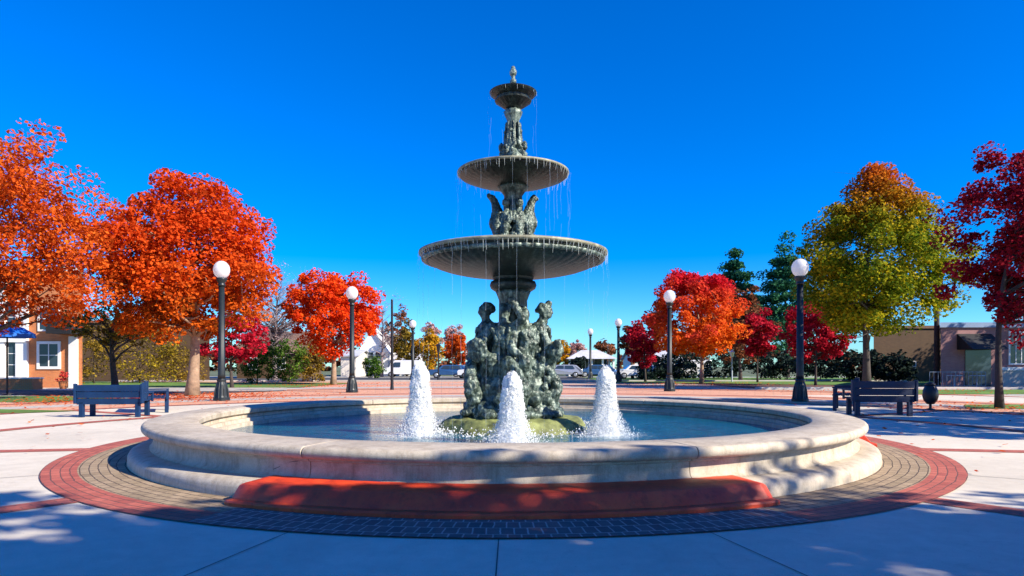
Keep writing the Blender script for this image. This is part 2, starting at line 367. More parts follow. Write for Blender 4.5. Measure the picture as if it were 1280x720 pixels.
# spokes and arcs of red pavers, joints
def spoke(name, ang, r0, r1, wdt, z, m):
    o = mesh_obj(name, [(r0, -wdt/2, z), (r1, -wdt/2, z), (r1, wdt/2, z), (r0, wdt/2, z)], [(0, 1, 2, 3)], m, loc=(FX, FY, 0))
    o.rotation_euler = (0, 0, R(-90+ang)); return S(o)
def band_mat():
    m, nt, b = new_mat('spoke_pavers'); tc = N(nt, 'ShaderNodeTexCoord').outputs['Object']
    br = N(nt, 'ShaderNodeTexBrick'); nt.links.new(tc, br.inputs['Vector']); br.inputs['Scale'].default_value = 1
    br.inputs['Brick Width'].default_value = .2; br.inputs['Row Height'].default_value = .1; br.inputs['Mortar Size'].default_value = .006
    br.inputs['Color1'].default_value = (.50, .13, .09, 1); br.inputs['Color2'].default_value = (.38, .09, .06, 1); br.inputs['Mortar'].default_value = (.14, .07, .06, 1)
    f = noise(nt, tc, 40, 4); n = noise(nt, tc, 2, 4)
    c = mix(nt, br.outputs[0], ramp(nt, f, [(.3, (.7,)*3), (.65, (1.12,)*3)]), .6, 'MULTIPLY')
    c = mix(nt, c, ramp(nt, n, [(.3, (.75,)*3), (.6, (1.1,)*3)]), .6, 'MULTIPLY')
    nt.links.new(c, b.inputs['Base Color']); b.inputs['Roughness'].default_value = .85; return m
M['spoke'] = band_mat()
for a in (-38.6, 38.6, -79, 79, -122, 122, 160, -160): spoke('red_paving_band', a, 6.66, 15.2 if abs(a) > 60 else 13, .34, .006, M['spoke'])
for a in (-14.3, 0, 14.3): spoke('paving_joint', a, 6.68, 13, .009, .005, M['joint'])
for a in (-56, 56): spoke('paving_joint', a, 6.68, 15, .014, .005, M['joint'])
S(ring('red_paving_arc', 10.2, 10.6, .009, M['red_brick'], -25, 205))
S(ring('red_paving_arc', 15.0, 15.35, .012, M['red_brick'], 0, 180))
S(ring('red_paving_arc', 20.0, 20.6, .010, M['red_brick'], 20, 170))
S(ring('pale_paving_arc', 17.2, 18.6, .008, M['sidewalk'], 20, 170))
S(ring('red_paving_arc', 27, 27.6, .010, M['red_brick'], 30, 150))
S(ring('pale_paving_arc', 29, 31.5, .008, M['sidewalk'], 35, 145))
S(ring('pale_paving_arc', 37, 38.5, .008, M['sidewalk'], 45, 135))
# lawns, gravel, road
S(sheet_poly('lawn_verge', [(-40, 23.5), (-16.5, 24), (-15.8, 28.6), (-40, 30)], .016, M['lawn']))
S(sheet_poly('lawn_corner', [(-30, 17.8), (-13.6, 18.4), (-12.6, 19.3), (-16, 20.2), (-30, 20.2)], .016, M['lawn']))
S(sheet_poly('service_road', [(-60, 30.2), (-15.6, 30.2), (-12, 35), (-60, 36)], .020, M['asphalt']))
S(sheet_poly('pale_sidewalk', [(-60, 36.2), (-18, 35.4), (-17, 40), (-60, 41)], .024, M['sidewalk']))
S(sheet_poly('gravel_bed', [(-20, 33.2), (-11.9, 35.2), (-13.5, 40), (-22, 40)], .028, M['gravel']))
S(sheet_poly('park_lawn', [(-60, 41), (-13, 40.2), (-12, 52), (-60, 58)], .024, M['lawn']))
S(sheet_poly('far_lawn', [(8, 52), (26, 45), (60, 45), (60, 90), (8, 90)], .020, M['lawn']))
S(sheet_poly('near_lawn', [(13.9, 20.4), (30, 18.5), (60, 18.5), (60, 23.0), (15.2, 22.4)], .020, M['lawn']))
S(sheet_poly('side_lawn', [(18, 31), (60, 30), (60, 37), (20, 37)], .016, M['lawn']))
S(sheet_poly('mulch_bed', [(14, 38.5), (60, 38.5), (60, 45), (26, 45), (14, 48)], .016, M['mulch']))
S(sheet_poly('street', [(-120, 62), (120, 62), (120, 76), (-120, 76)], .008, M['asphalt']))
bm = bmesh.new(); box(bm, -34, 34, 57.02, 57.2, -.03, .13); S(from_bm('kerb', bm, M['kerb'], bevel=.02))
bm = bmesh.new(); box(bm, 14, 50, 37.4, 38.4, -.03, .12); S(from_bm('sidewalk_kerb', bm, M['kerb'], bevel=.02))
S(sheet_rect('far_sidewalk', -34, 34, 57.3, 61.9, .03, M['sidewalk']))
S(sheet_rect('far_plaza', -60, 60, 76.2, 84, .03, M['sidewalk']))

# ------------------------------------------------------------------ basin
basin = empty('fountain_basin', (FX, FY, 0))
tag(basin, 'large round cream concrete pool basin with a broad rounded rim around the fountain', 'basin')
RIM_B, RIM_T = .405, .523
def arc_solid(name, prof, a0, a1, m, parent, n=24, smooth=True, bev=0, mod=None):
    bm = bmesh.new(); lathe(bm, prof, n, R(a0), R(a1), closed=True, mod=mod)
    o = from_bm(name, bm, m, parent, smooth=False)
    me = o.data
    if smooth:
        me.polygons.foreach_set('use_smooth', [len(p.vertices) == 4 for p in me.polygons])
        try: me.set_sharp_from_angle(angle=R(50))
        except Exception: pass
    if bev:
        b = o.modifiers.new('bevel', 'BEVEL'); b.width = bev; b.segments = 2; b.limit_method = 'ANGLE'; b.angle_limit = R(60)
    return o
nose = [(5.545+.055*math.cos(R(t)), .464+.059*math.sin(R(t))) for t in range(85, -86, -17)]
rim_prof = [(4.90, .523), (5.2, .527)] + nose + [(5.46, .405), (4.93, .405), (4.875, .43), (4.87, .50)]
seams = [-90-20.2+i*40.4 if False else -110.2+i*40.0 for i in range(9)]
for i, a in enumerate(seams):
    arc_solid('rim_stone', rim_prof, a+.06, a+40-.06, M['basin'], basin, n=28, bev=.006)
wall_prof = [(5.49, .404), (5.49, .375), (5.455, .365), (5.45, .30), (5.46, .23), (5.50, .20), (5.50, .0), (5.0, .0), (5.0, .404)]
for i, a in enumerate(seams):
    arc_solid('wall_panel', wall_prof, a+.05, a+40-.05, M['basin'], basin, n=28)
foot_prof = [(5.502, .190), (5.62, .182), (5.69, .168), (5.735, .14), (5.755, .10), (5.76, .04), (5.76, .0), (5.502, .0)]
for a0, a1 in ((-64.6, -10), (40, 140), (190, 244.6)):
    arc_solid('foot_moulding', foot_prof, a0, a1, M['basin'], basin, n=40)
st = [(4.998, .40), (4.93, .40), (4.93, .345), (4.84, .34), (4.83, .285), (4.76, .28), (4.74, .0), (4.998, .0)]
arc_solid('inner_ledge', st, 0, 359.9, M['basin'], basin, n=160)
# red painted aprons
red_prof = [(5.505, .212), (5.85, .196), (5.885, .182), (5.90, .165), (5.97, .075), (5.975, .06), (6.06, .056), (6.07, .04), (6.07, 0), (5.505, 0)]
def red_apron(a0, a1, n=60):
    bm = bmesh.new(); L = a1-a0; rings = []
    for k in range(n+1):
        t = k/n; a = a0+L*t; e = min(t, 1-t)*abs(L)
        ew = .9 if t < .5 else 2.0; s = 1 if e > ew*.3 else (.88+.12*math.sin(math.pi/2*(e/ew/.3)))
        wob = 1+.0006*math.sin(a*1.7)
        rings.append([bm.verts.new(((5.505+(r-5.505)*(.55+.45*s))*wob*math.cos(R(a)), (5.505+(r-5.505)*(.55+.45*s))*wob*math.sin(R(a)), z*s*(1+.006*math.sin(a*2.3)))) for r, z in red_prof])
    m = len(red_prof)
    for k in range(n):
        for j in range(m): bm.faces.new([rings[k][j], rings[k+1][j], rings[k+1][(j+1) % m], rings[k][(j+1) % m]])
    bm.faces.new(rings[0]); bm.faces.new(rings[-1][::-1])
    o = from_bm('red_apron', bm, M['red_paint'], basin, smooth=True)
    o.data.set_sharp_from_angle(angle=R(20)); o['label'] = 'worn bright red painted apron'
    return o
red_apron(-115.4, -64.4); red_apron(-9.5, 39.5); red_apron(140.5, 187)
# cracks: a thin repaired seam on the wall left of the front joint
def crack(ang0, pts):
    bm = bmesh.new()
    P3 = [((5.456+o)*math.cos(R(ang0+da)), (5.456+o)*math.sin(R(ang0+da)), z) for da, z, o in pts]
    tube(bm, P3, [.0035]*len(P3), 5); return from_bm('crack', bm, M['joint'], basin)
crack(-110.2, [(-4.9, .26, .0), (-4.2, .285, -.005), (-3.9, .30, -.01), (-3.2, .31, -.01), (-2.7, .345, -.005), (-1.6, .36, 0), (-1.2, .40, .005)])
crack(-70.2, [(2.2, .39, .0), (3.2, .35, -.005), (4.4, .31, -.01), (5.6, .28, -.01)])

wt = ring('water', .2, 4.80, .21, M['water'], n=96); S(wt)
S(ring('pool_floor', .05, 4.9, .02, M['moss'], n=64))

# ------------------------------------------------------------------ fountain
SX = .02-FX*0
fo = empty('tiered_fountain', (SX, FY, 0)); tag(fo, 'tall green bronze three tiered fountain with figures standing in the middle of the pool', 'fountain')
rng = random.Random(4)
# mossy plinth ring
bm = bmesh.new()
def mm(a, j): return 1+.03*math.sin(5*a+j)+.02*math.sin(11*a)
lathe(bm, [(.2, .44), (.95, .43), (1.12, .41), (1.20, .36), (1.27, .29), (1.30, .21), (1.30, .05), (.2, .05)], 72, mod=mm, closed=True)
o = from_bm('mossy_plinth', bm, M['moss'], fo, smooth=True); sculpt_mods(o, .025, .05, .15)
# lower base block with scrolls
bm = bmesh.new()
lathe(bm, [(.01, .40), (.80, .40), (.84, .50), (.76, .58), (.70, .66), (.67, .80), (.69, .95), (.64, 1.08), (.56, 1.16), (.01, 1.18)], 32, mod=lambda a, j: 1+.06*math.cos(8*a))
for k in range(16):
    a = k*math.pi/8+.1; rr = .70+.06*rng.random()
    ball(bm, Vector((rr*math.cos(a), rr*math.sin(a), .55+.4*rng.random())), .09+.07*rng.random(), 2)
for k in range(8):
    a = k*math.pi/4+.3
    ball(bm, Vector((.82*math.cos(a), .82*math.sin(a), .50)), .13, 2, (1, 1, .7))
o = from_bm('carved_base', bm, M['bronze'], fo); sculpt_mods(o, .02, .07, .09)
# column
bm = bmesh.new()
lathe(bm, [(.01, .9), (.36, .9), (.34, 1.2), (.27, 1.7), (.24, 2.1), (.235, 2.45), (.27, 2.55), (.30, 2.62), (.01, 2.62)], 64, mod=lambda a, j: 1+.05*math.cos(12*a))
o = from_bm('column', bm, M['bronze'], fo, smooth=True)
bm = bmesh.new(); lathe(bm, [(.01, 2.6), (.33, 2.62), (.39, 2.66), (.41, 2.72), (.39, 2.78), (.34, 2.80), (.36, 2.84), (.36, 2.88), (.01, 2.88)], 64)
from_bm('collar', bm, M['shade_dark_wet_bronze'], fo, smooth=True)

def figure(name, ang, base_z, s, head_r, lean, pose, seed, vox, disp, parent, spread=1.0):
    """draped classical figure: local +x is outward from the column, z up; s metres tall"""
    rg = random.Random(seed); bm = bmesh.new()
    hr = .056*s
    hz = s*.93; hip = (.20*s, 0, .46*s); ch = (.20*s+lean*.5, 0, .73*s); nk = (.19*s+lean*.85, 0, .84*s); hd = (head_r, 0, hz)
    limb(bm, [hip, (hip[0]*.5+ch[0]*.5, 0, .6*s), ch, nk], [.115*s, .095*s, .115*s, .045*s])
    limb(bm, [nk, hd], [.04*s, .05*s])
    ball(bm, Vector(hd), hr*1.12, 2, (1, .85, 1.18)); ball(bm, Vector((hd[0]-.03*s, 0, hd[2]+.03*s)), hr*1.1, 2)      # head, hair
    ball(bm, Vector((hd[0]+hr*.95, 0, hd[2]-.005*s)), hr*.25, 1)                                                  # nose
    ball(bm, Vector((hd[0]-.07*s, 0, hd[2]+.02*s)), hr*.6, 2)                                                      # bun
    for sd_ in (-1, 1):
        sh = (ch[0], sd_*.13*s, .78*s)
        limb(bm, [ch, sh], [.08*s, .058*s])
        if pose[0 if sd_ < 0 else 1] == 'down':
            el = (ch[0]+.08*s, sd_*.21*s, .60*s); ha = (ch[0]+.19*s, sd_*.10*s, .50*s)
        elif pose[0 if sd_ < 0 else 1] == 'up':
            el = (ch[0]+.06*s, sd_*.22*s, .86*s); ha = (ch[0]+.10*s, sd_*.12*s, 1.02*s)
        else:
            el = (ch[0]+.05*s, sd_*.25*s, .64*s); ha = (ch[0]+.15*s, sd_*.34*s, .56*s)
        limb(bm, [sh, el, ha], [.052*s, .042*s, .03*s]); ball(bm, Vector(ha), .036*s, 2)
        kn = ((.345+.03*rg.random())*s, sd_*.10*s*spread, (.42+.05*rg.random())*s); an = ((.26+.02*sd_)*s, sd_*.08*s, .10*s)
        limb(bm, [hip, kn, an, (an[0]+.08*s, an[1], .04*s)], [.10*s, .078*s, .05*s, .04*s])
    for k in range(9):  # folds of drapery
        y = (k-4)*.045*s; x0 = (.32+.04*math.cos(k*1.3))*s
        limb(bm, [(.22*s, y*1.1, .52*s), (x0, y, .44*s), ((.29+.035*math.sin(k*2.1))*s, y*1.25, .22*s), ((.25+.05*rg.random())*s, y*1.3, .03*s)], [.036*s, .030*s, .026*s, .03*s], 8)
    for k in range(4):
        y = (k-1.5)*.06*s; limb(bm, [(ch[0]+.085*s, y, .76*s), (ch[0]+.10*s, y*.6+.02*s, .66*s), (.30*s, y*1.2, .50*s)], [.022*s, .024*s, .024*s], 8)
    if 'urn' in pose:
        limb(bm, [(.36*s, .22*s, .50*s), (.44*s, .22*s, .58*s), (.50*s, .20*s, .66*s)], [.06*s, .09*s, .035*s])
    if 'shell' in pose:
        ball(bm, Vector((.46*s, -.20*s, .56*s)), .12*s, 2, (.45, 1, 1)); 
    for v_ in bm.verts:      # the robes draw in towards the feet
        k_ = .80+.20*min(1, max(0, v_.co.z/(.75*s))); v_.co.x *= k_; v_.co.y *= k_*.97
    bmesh.ops.rotate(bm, verts=bm.verts, cent=(0, 0, 0), matrix=Matrix.Rotation(R(ang), 3, 'Z'))
    bmesh.ops.translate(bm, verts=bm.verts, vec=(0, 0, base_z))
    o = from_bm(name, bm, M['bronze'], parent); sculpt_mods(o, vox, disp, .07); return o
FIG = [(-112, .56, 1.80, .40, .10, ('down', 'up', 'shell'), 1), (-58, .52, 1.78, .36, .06, ('down', 'down', 'urn'), 2),
       (2, .50, 1.88, .58, .16, ('down', 'up'), 3), (176, .52, 1.88, .50, .14, ('side', 'down'), 5), (95, .55, 1.8, .45, .1, ('down', 'down'), 6)]
for a, bz, s, hr_, ln, ps, sdd in FIG: figure('robed_figure', a, bz, s, hr_, ln, ps, sdd, .012, .055, fo)
bm = bmesh.new(); rg2 = random.Random(31)
lathe(bm, [(.01, .9), (.56, .9), (.55, 1.2), (.48, 1.5), (.40, 1.8), (.32, 2.05), (.01, 2.1)], 40, mod=lambda a, j: 1+.07*math.cos(9*a+j)+.05*math.sin(5*a))
for k in range(34):
    a = k*2*math.pi/34*3.0+rg2.random()*.4; z1 = 1.05+.95*rg2.random(); rr = .60-.24*(z1-1.0)
    dz = .35+.3*rg2.random(); a2 = a+rg2.uniform(-.25, .25)
    limb(bm, [(rr*math.cos(a), rr*math.sin(a), z1), ((rr+.05)*math.cos((a+a2)/2), (rr+.05)*math.sin((a+a2)/2), z1-dz*.5), ((rr+.07)*math.cos(a2), (rr+.07)*math.sin(a2), z1-dz)], [.035, .05+.03*rg2.random(), .04], 8)
o = from_bm('carved_drapery', bm, M['bronze'], fo); sculpt_mods(o, .014, .05, .06)
# curling dolphins and shells between the figures
for a, sz in ((-85, 1), (-148, 1.15), (-28, 1), (135, 1), (48, 1)):
    bm = bmesh.new(); pts = []; rd = []
    for k in range(9):
        t = k/8; r_ = .62+.16*math.sin(t*math.pi*1.2); pts.append((r_*sz, .10*math.sin(t*5), .62+1.05*t*(1.02 if sz > 1 else .85))); rd.append((.15-.10*t)*sz)
    limb(bm, pts, rd, 10); tx, ty, tz = pts[-1]
    ball(bm, Vector((tx+.03, -.08, tz+.06)), .08*sz, 2, (.5, 1, .8)); ball(bm, Vector((tx+.03, .1, tz+.06)), .08*sz, 2, (.5, 1, .8))
    ball(bm, Vector((pts[0][0]+.10, 0, .56)), .14*sz, 2); ball(bm, Vector((pts[0][0]+.24, 0, .52)), .07*sz, 2)
    for k in range(5): ball(bm, Vector((.66+.05*k/4, .2*math.cos(k), .6+.12*k)), .07, 2)
    bmesh.ops.rotate(bm, verts=bm.verts, cent=(0, 0, 0), matrix=Matrix.Rotation(R(a), 3, 'Z'))
    o = from_bm('scrolling_dolphin', bm, M['bronze'], fo); sculpt_mods(o, .013, .08, .10)

def bowl(name, lip, under, inner, ribs, parent, amp=.009):
    bm = bmesh.new(); prof = under+lip+inner; nu = len(under)
    def md(a, j):
        if j < 2 or j >= nu: return 1
        return 1+amp*(abs(math.cos(ribs/2*a))-.5)
    lathe(bm, prof, ribs*6, mod=md)
    o = from_bm(name, bm, M['shade_dark_wet_bronze'], parent, smooth=True); o.data.set_sharp_from_angle(angle=R(40))
    return o
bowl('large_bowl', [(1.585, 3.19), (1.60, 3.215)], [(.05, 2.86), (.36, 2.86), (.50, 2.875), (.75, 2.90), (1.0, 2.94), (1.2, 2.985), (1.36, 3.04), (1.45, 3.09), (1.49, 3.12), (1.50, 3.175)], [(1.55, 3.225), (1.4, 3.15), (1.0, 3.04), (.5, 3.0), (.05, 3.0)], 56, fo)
bm = bmesh.new(); lathe(bm, [(1.56, 3.222), (1.62, 3.225), (1.645, 3.25), (1.64, 3.28), (1.60, 3.295), (1.555, 3.28)], 128, closed=True); from_bm('large_bowl_lip', bm, M['bowl_lip'], fo, smooth=True)
bm = bmesh.new()   # egg-and-dart frieze under the lip
lathe(bm, [(1.47, 3.19), (1.50, 3.12), (1.545, 3.115), (1.572, 3.14), (1.575, 3.175), (1.55, 3.20)], 512, closed=True, mod=lambda a, j: 1+(.016*abs(math.sin(36*a)) if 0 < j < 5 else 0))
from_bm('frieze', bm, M['bronze'], fo, smooth=True)
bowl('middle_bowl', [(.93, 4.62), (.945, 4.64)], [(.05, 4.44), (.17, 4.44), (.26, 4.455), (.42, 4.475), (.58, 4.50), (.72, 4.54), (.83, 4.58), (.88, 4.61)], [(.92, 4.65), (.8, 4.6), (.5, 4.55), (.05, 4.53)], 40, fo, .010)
bm = bmesh.new(); lathe(bm, [(.93, 4.646), (.965, 4.65), (.98, 4.67), (.972, 4.69), (.94, 4.70), (.92, 4.685)], 96, closed=True); from_bm('middle_bowl_lip', bm, M['bowl_lip'], fo, smooth=True)
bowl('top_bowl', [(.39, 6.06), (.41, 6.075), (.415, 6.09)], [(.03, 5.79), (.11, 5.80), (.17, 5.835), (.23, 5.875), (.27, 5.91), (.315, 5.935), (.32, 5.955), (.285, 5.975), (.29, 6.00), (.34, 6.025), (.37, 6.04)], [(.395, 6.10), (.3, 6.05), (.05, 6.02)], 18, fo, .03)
# stems
def stem(name, z0, z1, prof, nfig, fs, hr_, seed, parent):
    bm = bmesh.new(); lathe(bm, [(.01, z0)]+[(r, z0+(z1-z0)*t) for r, t in prof]+[(.01, z1)], 32, mod=lambda a, j: 1+.06*math.cos(10*a))
    from_bm(name, bm, M['bronze'], parent, smooth=True)
stem('middle_stem', 3.0, 4.46, [(.36, .05), (.36, .22), (.28, .27), (.20, .34), (.17, .6), (.15, .8), (.15, .88), (.20, .93), (.25, .97), (.26, 1)], 4, .8, .3, 1, fo)
stem('upper_stem', 4.5, 5.80, [(.20, .05), (.21, .36), (.17, .40), (.11, .46), (.09, .7), (.10, .85), (.14, .92), (.16, .97), (.12, 1)], 4, .5, .2, 2, fo)
# crouching herons / cherubs round the middle stem
for k, a in enumerate((-125, -60, -5, 60, 120, 183)):
    bm = bmesh.new(); rg = random.Random(20+k)
    if k in (2, 5):   # bird with raised neck
        s_ = .98
        limb(bm, [(.20, 0, .30), (.27, 0, .45), (.25, 0, .60), (.29, 0, .74), (.33, 0, .80)], [.12, .12, .09, .06, .055]); limb(bm, [(.33, 0, .80), (.39, 0, .79 if k == 2 else .84)], [.05, .022 if k == 2 else .035])
        limb(bm, [(.22, .10, .55), (.26, .13, .38), (.26, .12, .25)], [.06, .08, .04]); limb(bm, [(.22, -.10, .55), (.26, -.13, .38), (.26, -.12, .25)], [.06, .08, .04])
        limb(bm, [(.26, .05, .3), (.28, .05, .1)], [.04, .05]); limb(bm, [(.26, -.05, .3), (.28, -.05, .1)], [.04, .05])
    else:
        limb(bm, [(.18, 0, .34), (.19, 0, .52), (.17, 0, .60)], [.10, .09, .04]); ball(bm, Vector((.20, 0, .71)), .062, 2)
        for s_ in (-1, 1):
            limb(bm, [(.18, s_*.08, .56), (.24, s_*.13, .45), (.30, s_*.06, .40)], [.04, .033, .03]); limb(bm, [(.18, s_*.05, .34), (.33, s_*.08, .34), (.31, s_*.07, .16)], [.07, .055, .045])
        for q in range(4): limb(bm, [(.24, (q-1.5)*.05, .50), (.30, (q-1.5)*.06, .30), (.30, (q-1.5)*.07, .12)], [.03, .032, .035], 8)
    for q in range(6): ball(bm, Vector((.24+.1*rg.random(), (rg.random()-.5)*.3, .06+.16*rg.random())), .05+.03*rg.random(), 2)
    bmesh.ops.scale(bm, verts=bm.verts, vec=(1.1, 1.12, 1.22)); bmesh.ops.rotate(bm, verts=bm.verts, cent=(0, 0, 0), matrix=Matrix.Rotation(R(a), 3, 'Z')); bmesh.ops.translate(bm, verts=bm.verts, vec=(0, 0, 3.26))
    o = from_bm('heron' if k in (2, 5) else 'cherub', bm, M['bronze'], fo); sculpt_mods(o, .009, .035, .03)
for k, a in enumerate((-110, -20, 70, 170)):
    bm = bmesh.new(); limb(bm, [(.09, 0, .22), (.10, 0, .38), (.09, 0, .52)], [.07, .06, .03]); ball(bm, Vector((.11, 0, .60)), .045, 2)
    for s_ in (-1, 1):
        limb(bm, [(.09, s_*.05, .45), (.13, s_*.08, .35), (.16, s_*.03, .28)], [.028, .024, .02]); limb(bm, [(.10, s_*.03, .24), (.18, s_*.05, .22), (.16, s_*.04, .06)], [.05, .04, .035])
    for q in range(3): limb(bm, [(.10, (q-1)*.04, .75), (.12, (q-1)*.05, .5), (.13, (q-1)*.05, .3)], [.02, .022, .025], 8)
    if k in (3, 1): ball(bm, Vector((.19, 0, .34)), .06, 2, (.8, .8, 1.5))
    bmesh.ops.rotate(bm, verts=bm.verts, cent=(0, 0, 0), matrix=Matrix.Rotation(R(a), 3, 'Z')); bmesh.ops.scale(bm, verts=bm.verts, vec=(1.1, 1.1, 1.0)); bmesh.ops.translate(bm, verts=bm.verts, vec=(0, 0, 4.80))
    o = from_bm('cherub', bm, M['bronze'], fo); sculpt_mods(o, .007, .025, .025)
bm = bmesh.new()
limb(bm, [(0, 0, 6.05), (0, 0, 6.14), (0, 0, 6.22)], [.07, .075, .045]); ball(bm, Vector((0, 0, 6.29)), .06, 2); limb(bm, [(0, 0, 6.33), (0, 0, 6.40)], [.035, .04])
ball(bm, Vector((0, 0, 6.45)), .072, 2, (.9, .9, 1.15)); ball(bm, Vector((0, 0, 6.53)), .04, 2); ball(bm, Vector((-.06, 0, 6.18)), .06, 2); ball(bm, Vector((.05, -.03, 6.2)), .045, 2)
o = from_bm('finial', bm, M['bronze'], fo); sculpt_mods(o, .008, .02, .04)

# falling water
def strands(name, specs, m, label):
    bm = bmesh.new()
    for pts, rd in specs: tube(bm, pts, rd, 4)
    o = from_bm(name, bm, m); tag(o, label, 'water', kind='stuff'); return o
sp = []; rg = random.Random(9)
def fall(r, z0, z1, n, thick):
    for k in range(n):
        a = 2*math.pi*(k+rg.random()*.8)/n; z = z0
        if rg.random() < .25: continue
        while z > z1:
            L = .25+.9*rg.random()
            zb = max(z1, z-L); rr = r+.02*rg.random()
            pts = []; rd = []
            for q in range(5):
                t = q/4; pts.append((SX+(rr+.012*math.sin(q*2+k))*math.cos(a), FY+(rr+.012*math.sin(q*2+k))*math.sin(a), z+(zb-z)*t)); rd.append(thick*(.4+rg.random()))
            sp.append((pts, rd)); z = zb-(.05+.3*rg.random())
fall(1.65, 3.24, .22, 36, .0038); fall(.985, 4.66, 3.1, 22, .003); fall(.42, 6.05, 4.6, 7, .0025)
strands('falling_water', sp, M['stream'], 'thin trickles of water falling from the three bronze bowls')
sp = []
for r, z0, n, L0, th in ((1.635, 3.24, 130, .15, .006), (.972, 4.66, 76, .13, .0045), (.412, 6.08, 16, .07, .003)):
    for k in range(n):
        a = 2*math.pi*(k+rg.random()*.9)/n; L = L0*(.3+rg.random()); inn = .0 if rg.random() < .35 else .09*r
        sp.append(([(SX+(r)*math.cos(a), FY+(r)*math.sin(a), z0), (SX+(r-inn*.2)*math.cos(a), FY+(r-inn*.2)*math.sin(a), z0-L*.5), (SX+(r-inn*.35)*math.cos(a), FY+(r-inn*.35)*math.sin(a), z0-L)], [th, th*(.5+rg.random()*.6), th*.3]))
strands('dripping_water', sp, M['drip'], 'white drips hanging from the rims of the bronze bowls')

def tet_cloud(pts, rad):
    """numpy octahedra at pts"""
    b = np.array([(1,0,0),(-1,0,0),(0,1,0),(0,-1,0),(0,0,1),(0,0,-1)], float)
    f = np.array([(0,2,4),(2,1,4),(1,3,4),(3,0,4),(2,0,5),(1,2,5),(3,1,5),(0,3,5)])
    n = len(pts); v = pts[:, None, :]+b[None]*rad[:, None, :]
    return v.reshape(-1, 3), (f[None]+6*np.arange(n)[:, None, None]).reshape(-1, 3)
def jet(x, y, h, wd, seed, label):
    g = np.random.default_rng(seed); rg = random.Random(seed); root = empty('water_jet', (x, y, .21)); tag(root, label, 'water jet', 'water jets around the statue')
    def prof(t): return wd*(.62+.38*(1-t)**1.2)*np.where(t < .72, 1, np.sqrt(np.clip(1-((t-.72)/.285)**2, 0, 1)))
    bm = bmesh.new()
    for k in range(150):
        t = rg.random()**.9*.93; a = rg.random()*6.283; q = float(prof(np.array(t)))*.36*rg.random()**.5; rr = .045+.035*rg.random()
        ball(bm, Vector((q*math.cos(a), q*math.sin(a), t*h)), rr, 2, (1, 1, 1.7))
    tube(bm, [(0, 0, -.05), (0, 0, h*.5), (0, 0, h*.9)], [wd*.36, wd*.30, wd*.17], 14)
    o = from_bm('foam_column', bm, M['foam'], root); sculpt_mods(o, .011, .055, .035)
    n = 10000; t = g.random(n); a = g.random(n)*2*np.pi; rr = prof(t)*.5*(.80+.20*g.random(n)+np.abs(g.normal(0, .10, n)))+(1-t)**5*np.abs(g.normal(0, .18, n))
    p = np.stack([rr*np.cos(a), rr*np.sin(a), t*h*(1+.02*g.normal(0, 1, n))], 1); p[:, 2] = np.maximum(p[:, 2], 0); r0 = .002+.0045*g.random(n)**1.5
    v, f = tet_cloud(p, np.stack([r0, r0, r0*(1.4+2*g.random(n))], 1)); mesh_obj('spray', v, f, M['foam'], root)
jet(*JETS[0], 1.10, .41, 1, 'white foaming water jet left of the bronze statue')
jet(*JETS[1], .99, .40, 2, 'white foaming water jet directly in front of the bronze statue')
jet(*JETS[2], 1.07, .41, 3, 'white foaming water jet right of the bronze statue')
g = np.random.default_rng(8); n = 1500; a = g.random(n)*2*np.pi; r_ = np.where(g.random(n) < .6, 1.65+g.normal(0, .10, n), 1.2+.3*g.random(n))
p = np.stack([SX+r_*np.cos(a), FY+r_*np.sin(a), .215+np.abs(g.normal(0, .05, n))], 1); r0 = .005+.012*g.random(n)**2
v, f = tet_cloud(p, np.stack([r0, r0, r0*1.3], 1)); tag(mesh_obj('splashing_water', v, f, M['foam']), 'white splashes where falling water meets the pool', 'water', kind='stuff')

